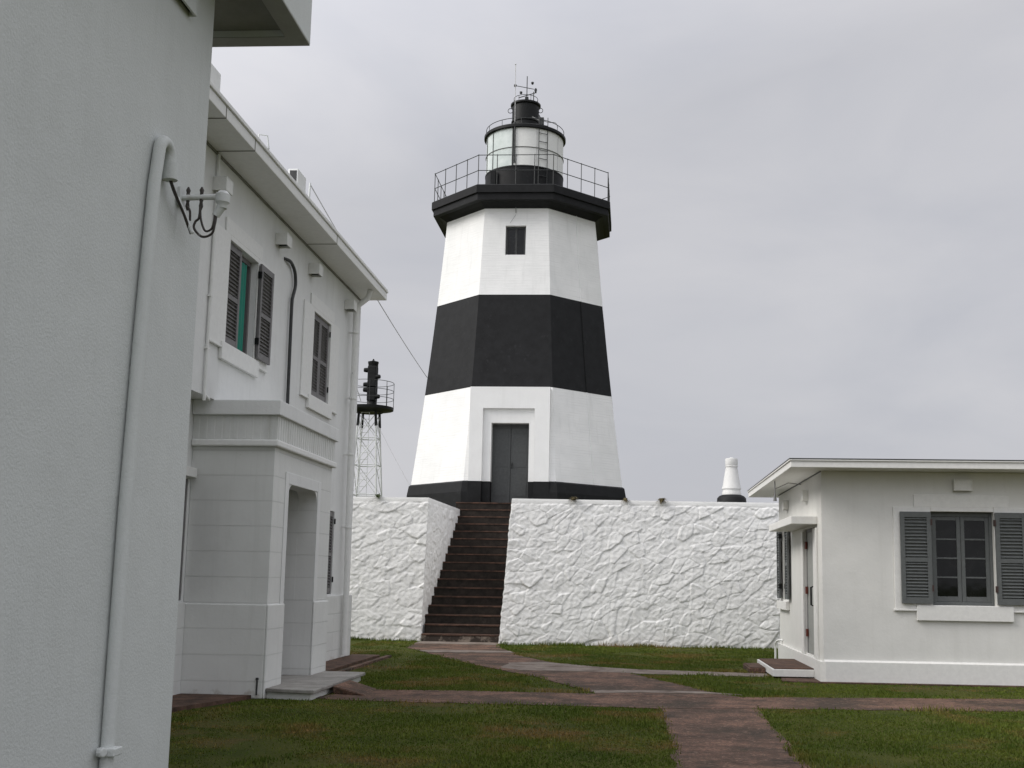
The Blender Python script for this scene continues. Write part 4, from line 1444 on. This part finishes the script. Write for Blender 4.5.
def blades(n, xr, yr, hmin, hmax, near_pow, mask, name, mat, lean=0.6, wmul=1.0, pts=None):
    if pts is None:
        u = RNG.random(n)
        y = yr[0] + (yr[1] - yr[0]) * u ** near_pow
        x = RNG.uniform(*xr, n)
        ok = mask(x, y)
        x, y = x[ok], y[ok]
    else:
        x, y = pts
    n = len(x)
    clump = 0.72 + 0.28 * np.sin(x * 3.1 + 1.7 * np.sin(y * 2.3)) * np.sin(y * 2.7 + 1.3 * np.sin(x * 1.9))
    h = RNG.uniform(hmin, hmax, n) * clump * (0.7 + 0.9 * vnoise(x * 1.6 + 4, y * 1.1) ** 2)
    w = (0.0035 + 0.00035 * y) * wmul * RNG.uniform(0.7, 1.3, n)
    a = RNG.uniform(0, 2 * np.pi, n)
    la = RNG.uniform(0, 2 * np.pi, n)
    ll = h * lean * RNG.random(n)
    P = np.zeros((n, 3, 3))
    P[:, 0] = np.stack([x - np.cos(a) * w, y - np.sin(a) * w, np.full(n, 0.0)], 1)
    P[:, 1] = np.stack([x + np.cos(a) * w, y + np.sin(a) * w, np.full(n, 0.0)], 1)
    P[:, 2] = np.stack([x + np.cos(la) * ll, y + np.sin(la) * ll, h], 1)
    me = D.meshes.new(name)
    me.vertices.add(3 * n)
    me.vertices.foreach_set('co', P.ravel())
    me.loops.add(3 * n)
    me.loops.foreach_set('vertex_index', np.arange(3 * n, dtype=np.int32))
    me.polygons.add(n)
    me.polygons.foreach_set('loop_start', np.arange(0, 3 * n, 3, dtype=np.int32))
    me.polygons.foreach_set('loop_total', np.full(n, 3, np.int32))
    me.update()
    me.validate()
    me.materials.append(MT[mat])
    ob = D.objects.new(name, me)
    COL.objects.link(ob)
    return tag(ob, kind='stuff')


HARD = [subdivide_edge(p) for p in PATHS.values()] + [
    [(-20, 0), (-5.4, 11.0), (-5.3, 13.2), (-4.95, 14.5), (-4.8, 14.9), (-4.05, 14.83), (-4.07, 17.85), (-4.7, 18), (-4.72, 23.2), (-20, 23.2)],
    [(-4.1, 15.7), (-3.6, 15.5), (-3.6, 16.6), (-4.1, 16.8)],
    [(2.38, 19.25), (2.95, 19.05), (12, 19.07), (12, 25), (2.36, 25), (2.36, 22.3), (2.05, 22.2), (2.05, 20.8), (2.36, 20.7)]]


def lawn_mask(x, y):
    ok = (y < 28.0 + 0.08 * (x + 3.2)) | (x < -5.2) & (y < 28.95)
    ok &= x < 0.62 * y - 1
    jx, jy = x + RNG.normal(0, 0.045, len(x)), y + RNG.normal(0, 0.09, len(y))
    bare = vnoise(x * 0.9, y * 0.55) + 0.5 * vnoise(x * 3.1 + 9, y * 2.0)
    ok &= RNG.random(len(x)) > np.clip((bare - 0.80) * 3.2, 0, 0.9)
    for p in HARD:
        ok &= ~pip(jx, jy, p)
    return ok


tag(blades(430000, (-6.5, 9.5), (9.4, 28.9), 0.014, 0.042, 1.35, lawn_mask, 'grass', 'grass_blades'), 'short mown lawn with bare brownish patches around the red paths', 'grass')


def edge_grass():
    """longer blades creeping over the path edges."""
    bx, by = [], []
    for q in HARD[:4]:
        for (a, b) in q:
            if 9.3 < b < 28 and abs(a) < 9:
                k_ = RNG.poisson(26 * max(0, vnoise(np.array([a * 1.7]), np.array([b * 1.7]))[0] - 0.25))
                bx += list(a + RNG.normal(0, 0.05, k_))
                by += list(b + RNG.normal(0, 0.07, k_))
    bx, by = np.array(bx), np.array(by)
    n_in = sum(pip(bx, by, q).astype(int) for q in HARD)
    deep = np.zeros(len(bx), bool)
    for q in HARD:
        deep |= pip(bx + 0.09, by, q) & pip(bx - 0.09, by, q) & pip(bx, by + 0.14, q) & pip(bx, by - 0.14, q)
    keep = ~deep & (n_in < 2)
    return bx[keep], by[keep]


def foot_mask(x, y):
    yb = np.where(x < -5.2, 28.88, 27.98 + 0.08 * (x + 3.2))
    d = yb - y
    ok = (d > -0.02) & (d < 0.16 + 0.1 * np.sin(x * 2.3)) & ((x < -5.35) | (x > -3.15))
    return ok & (RNG.random(len(x)) < 0.35 + 0.65 * (np.sin(x * 5.3) * np.sin(x * 1.7 + 1) > 0.1))


tag(blades(60000, (-8, 6), (27.6, 29.0), 0.05, 0.16, 1.0, foot_mask, 'tall_grass', 'grass_blades', 0.5, 0.7), 'taller unmown grass along the foot of the white stone walls', 'grass')

tag(blades(0, None, None, 0.03, 0.075, 1, None, 'edge_grass', 'grass_blades', 0.9, 0.9, pts=edge_grass()), 'ragged longer grass creeping over the edges of the red paths', 'grass')
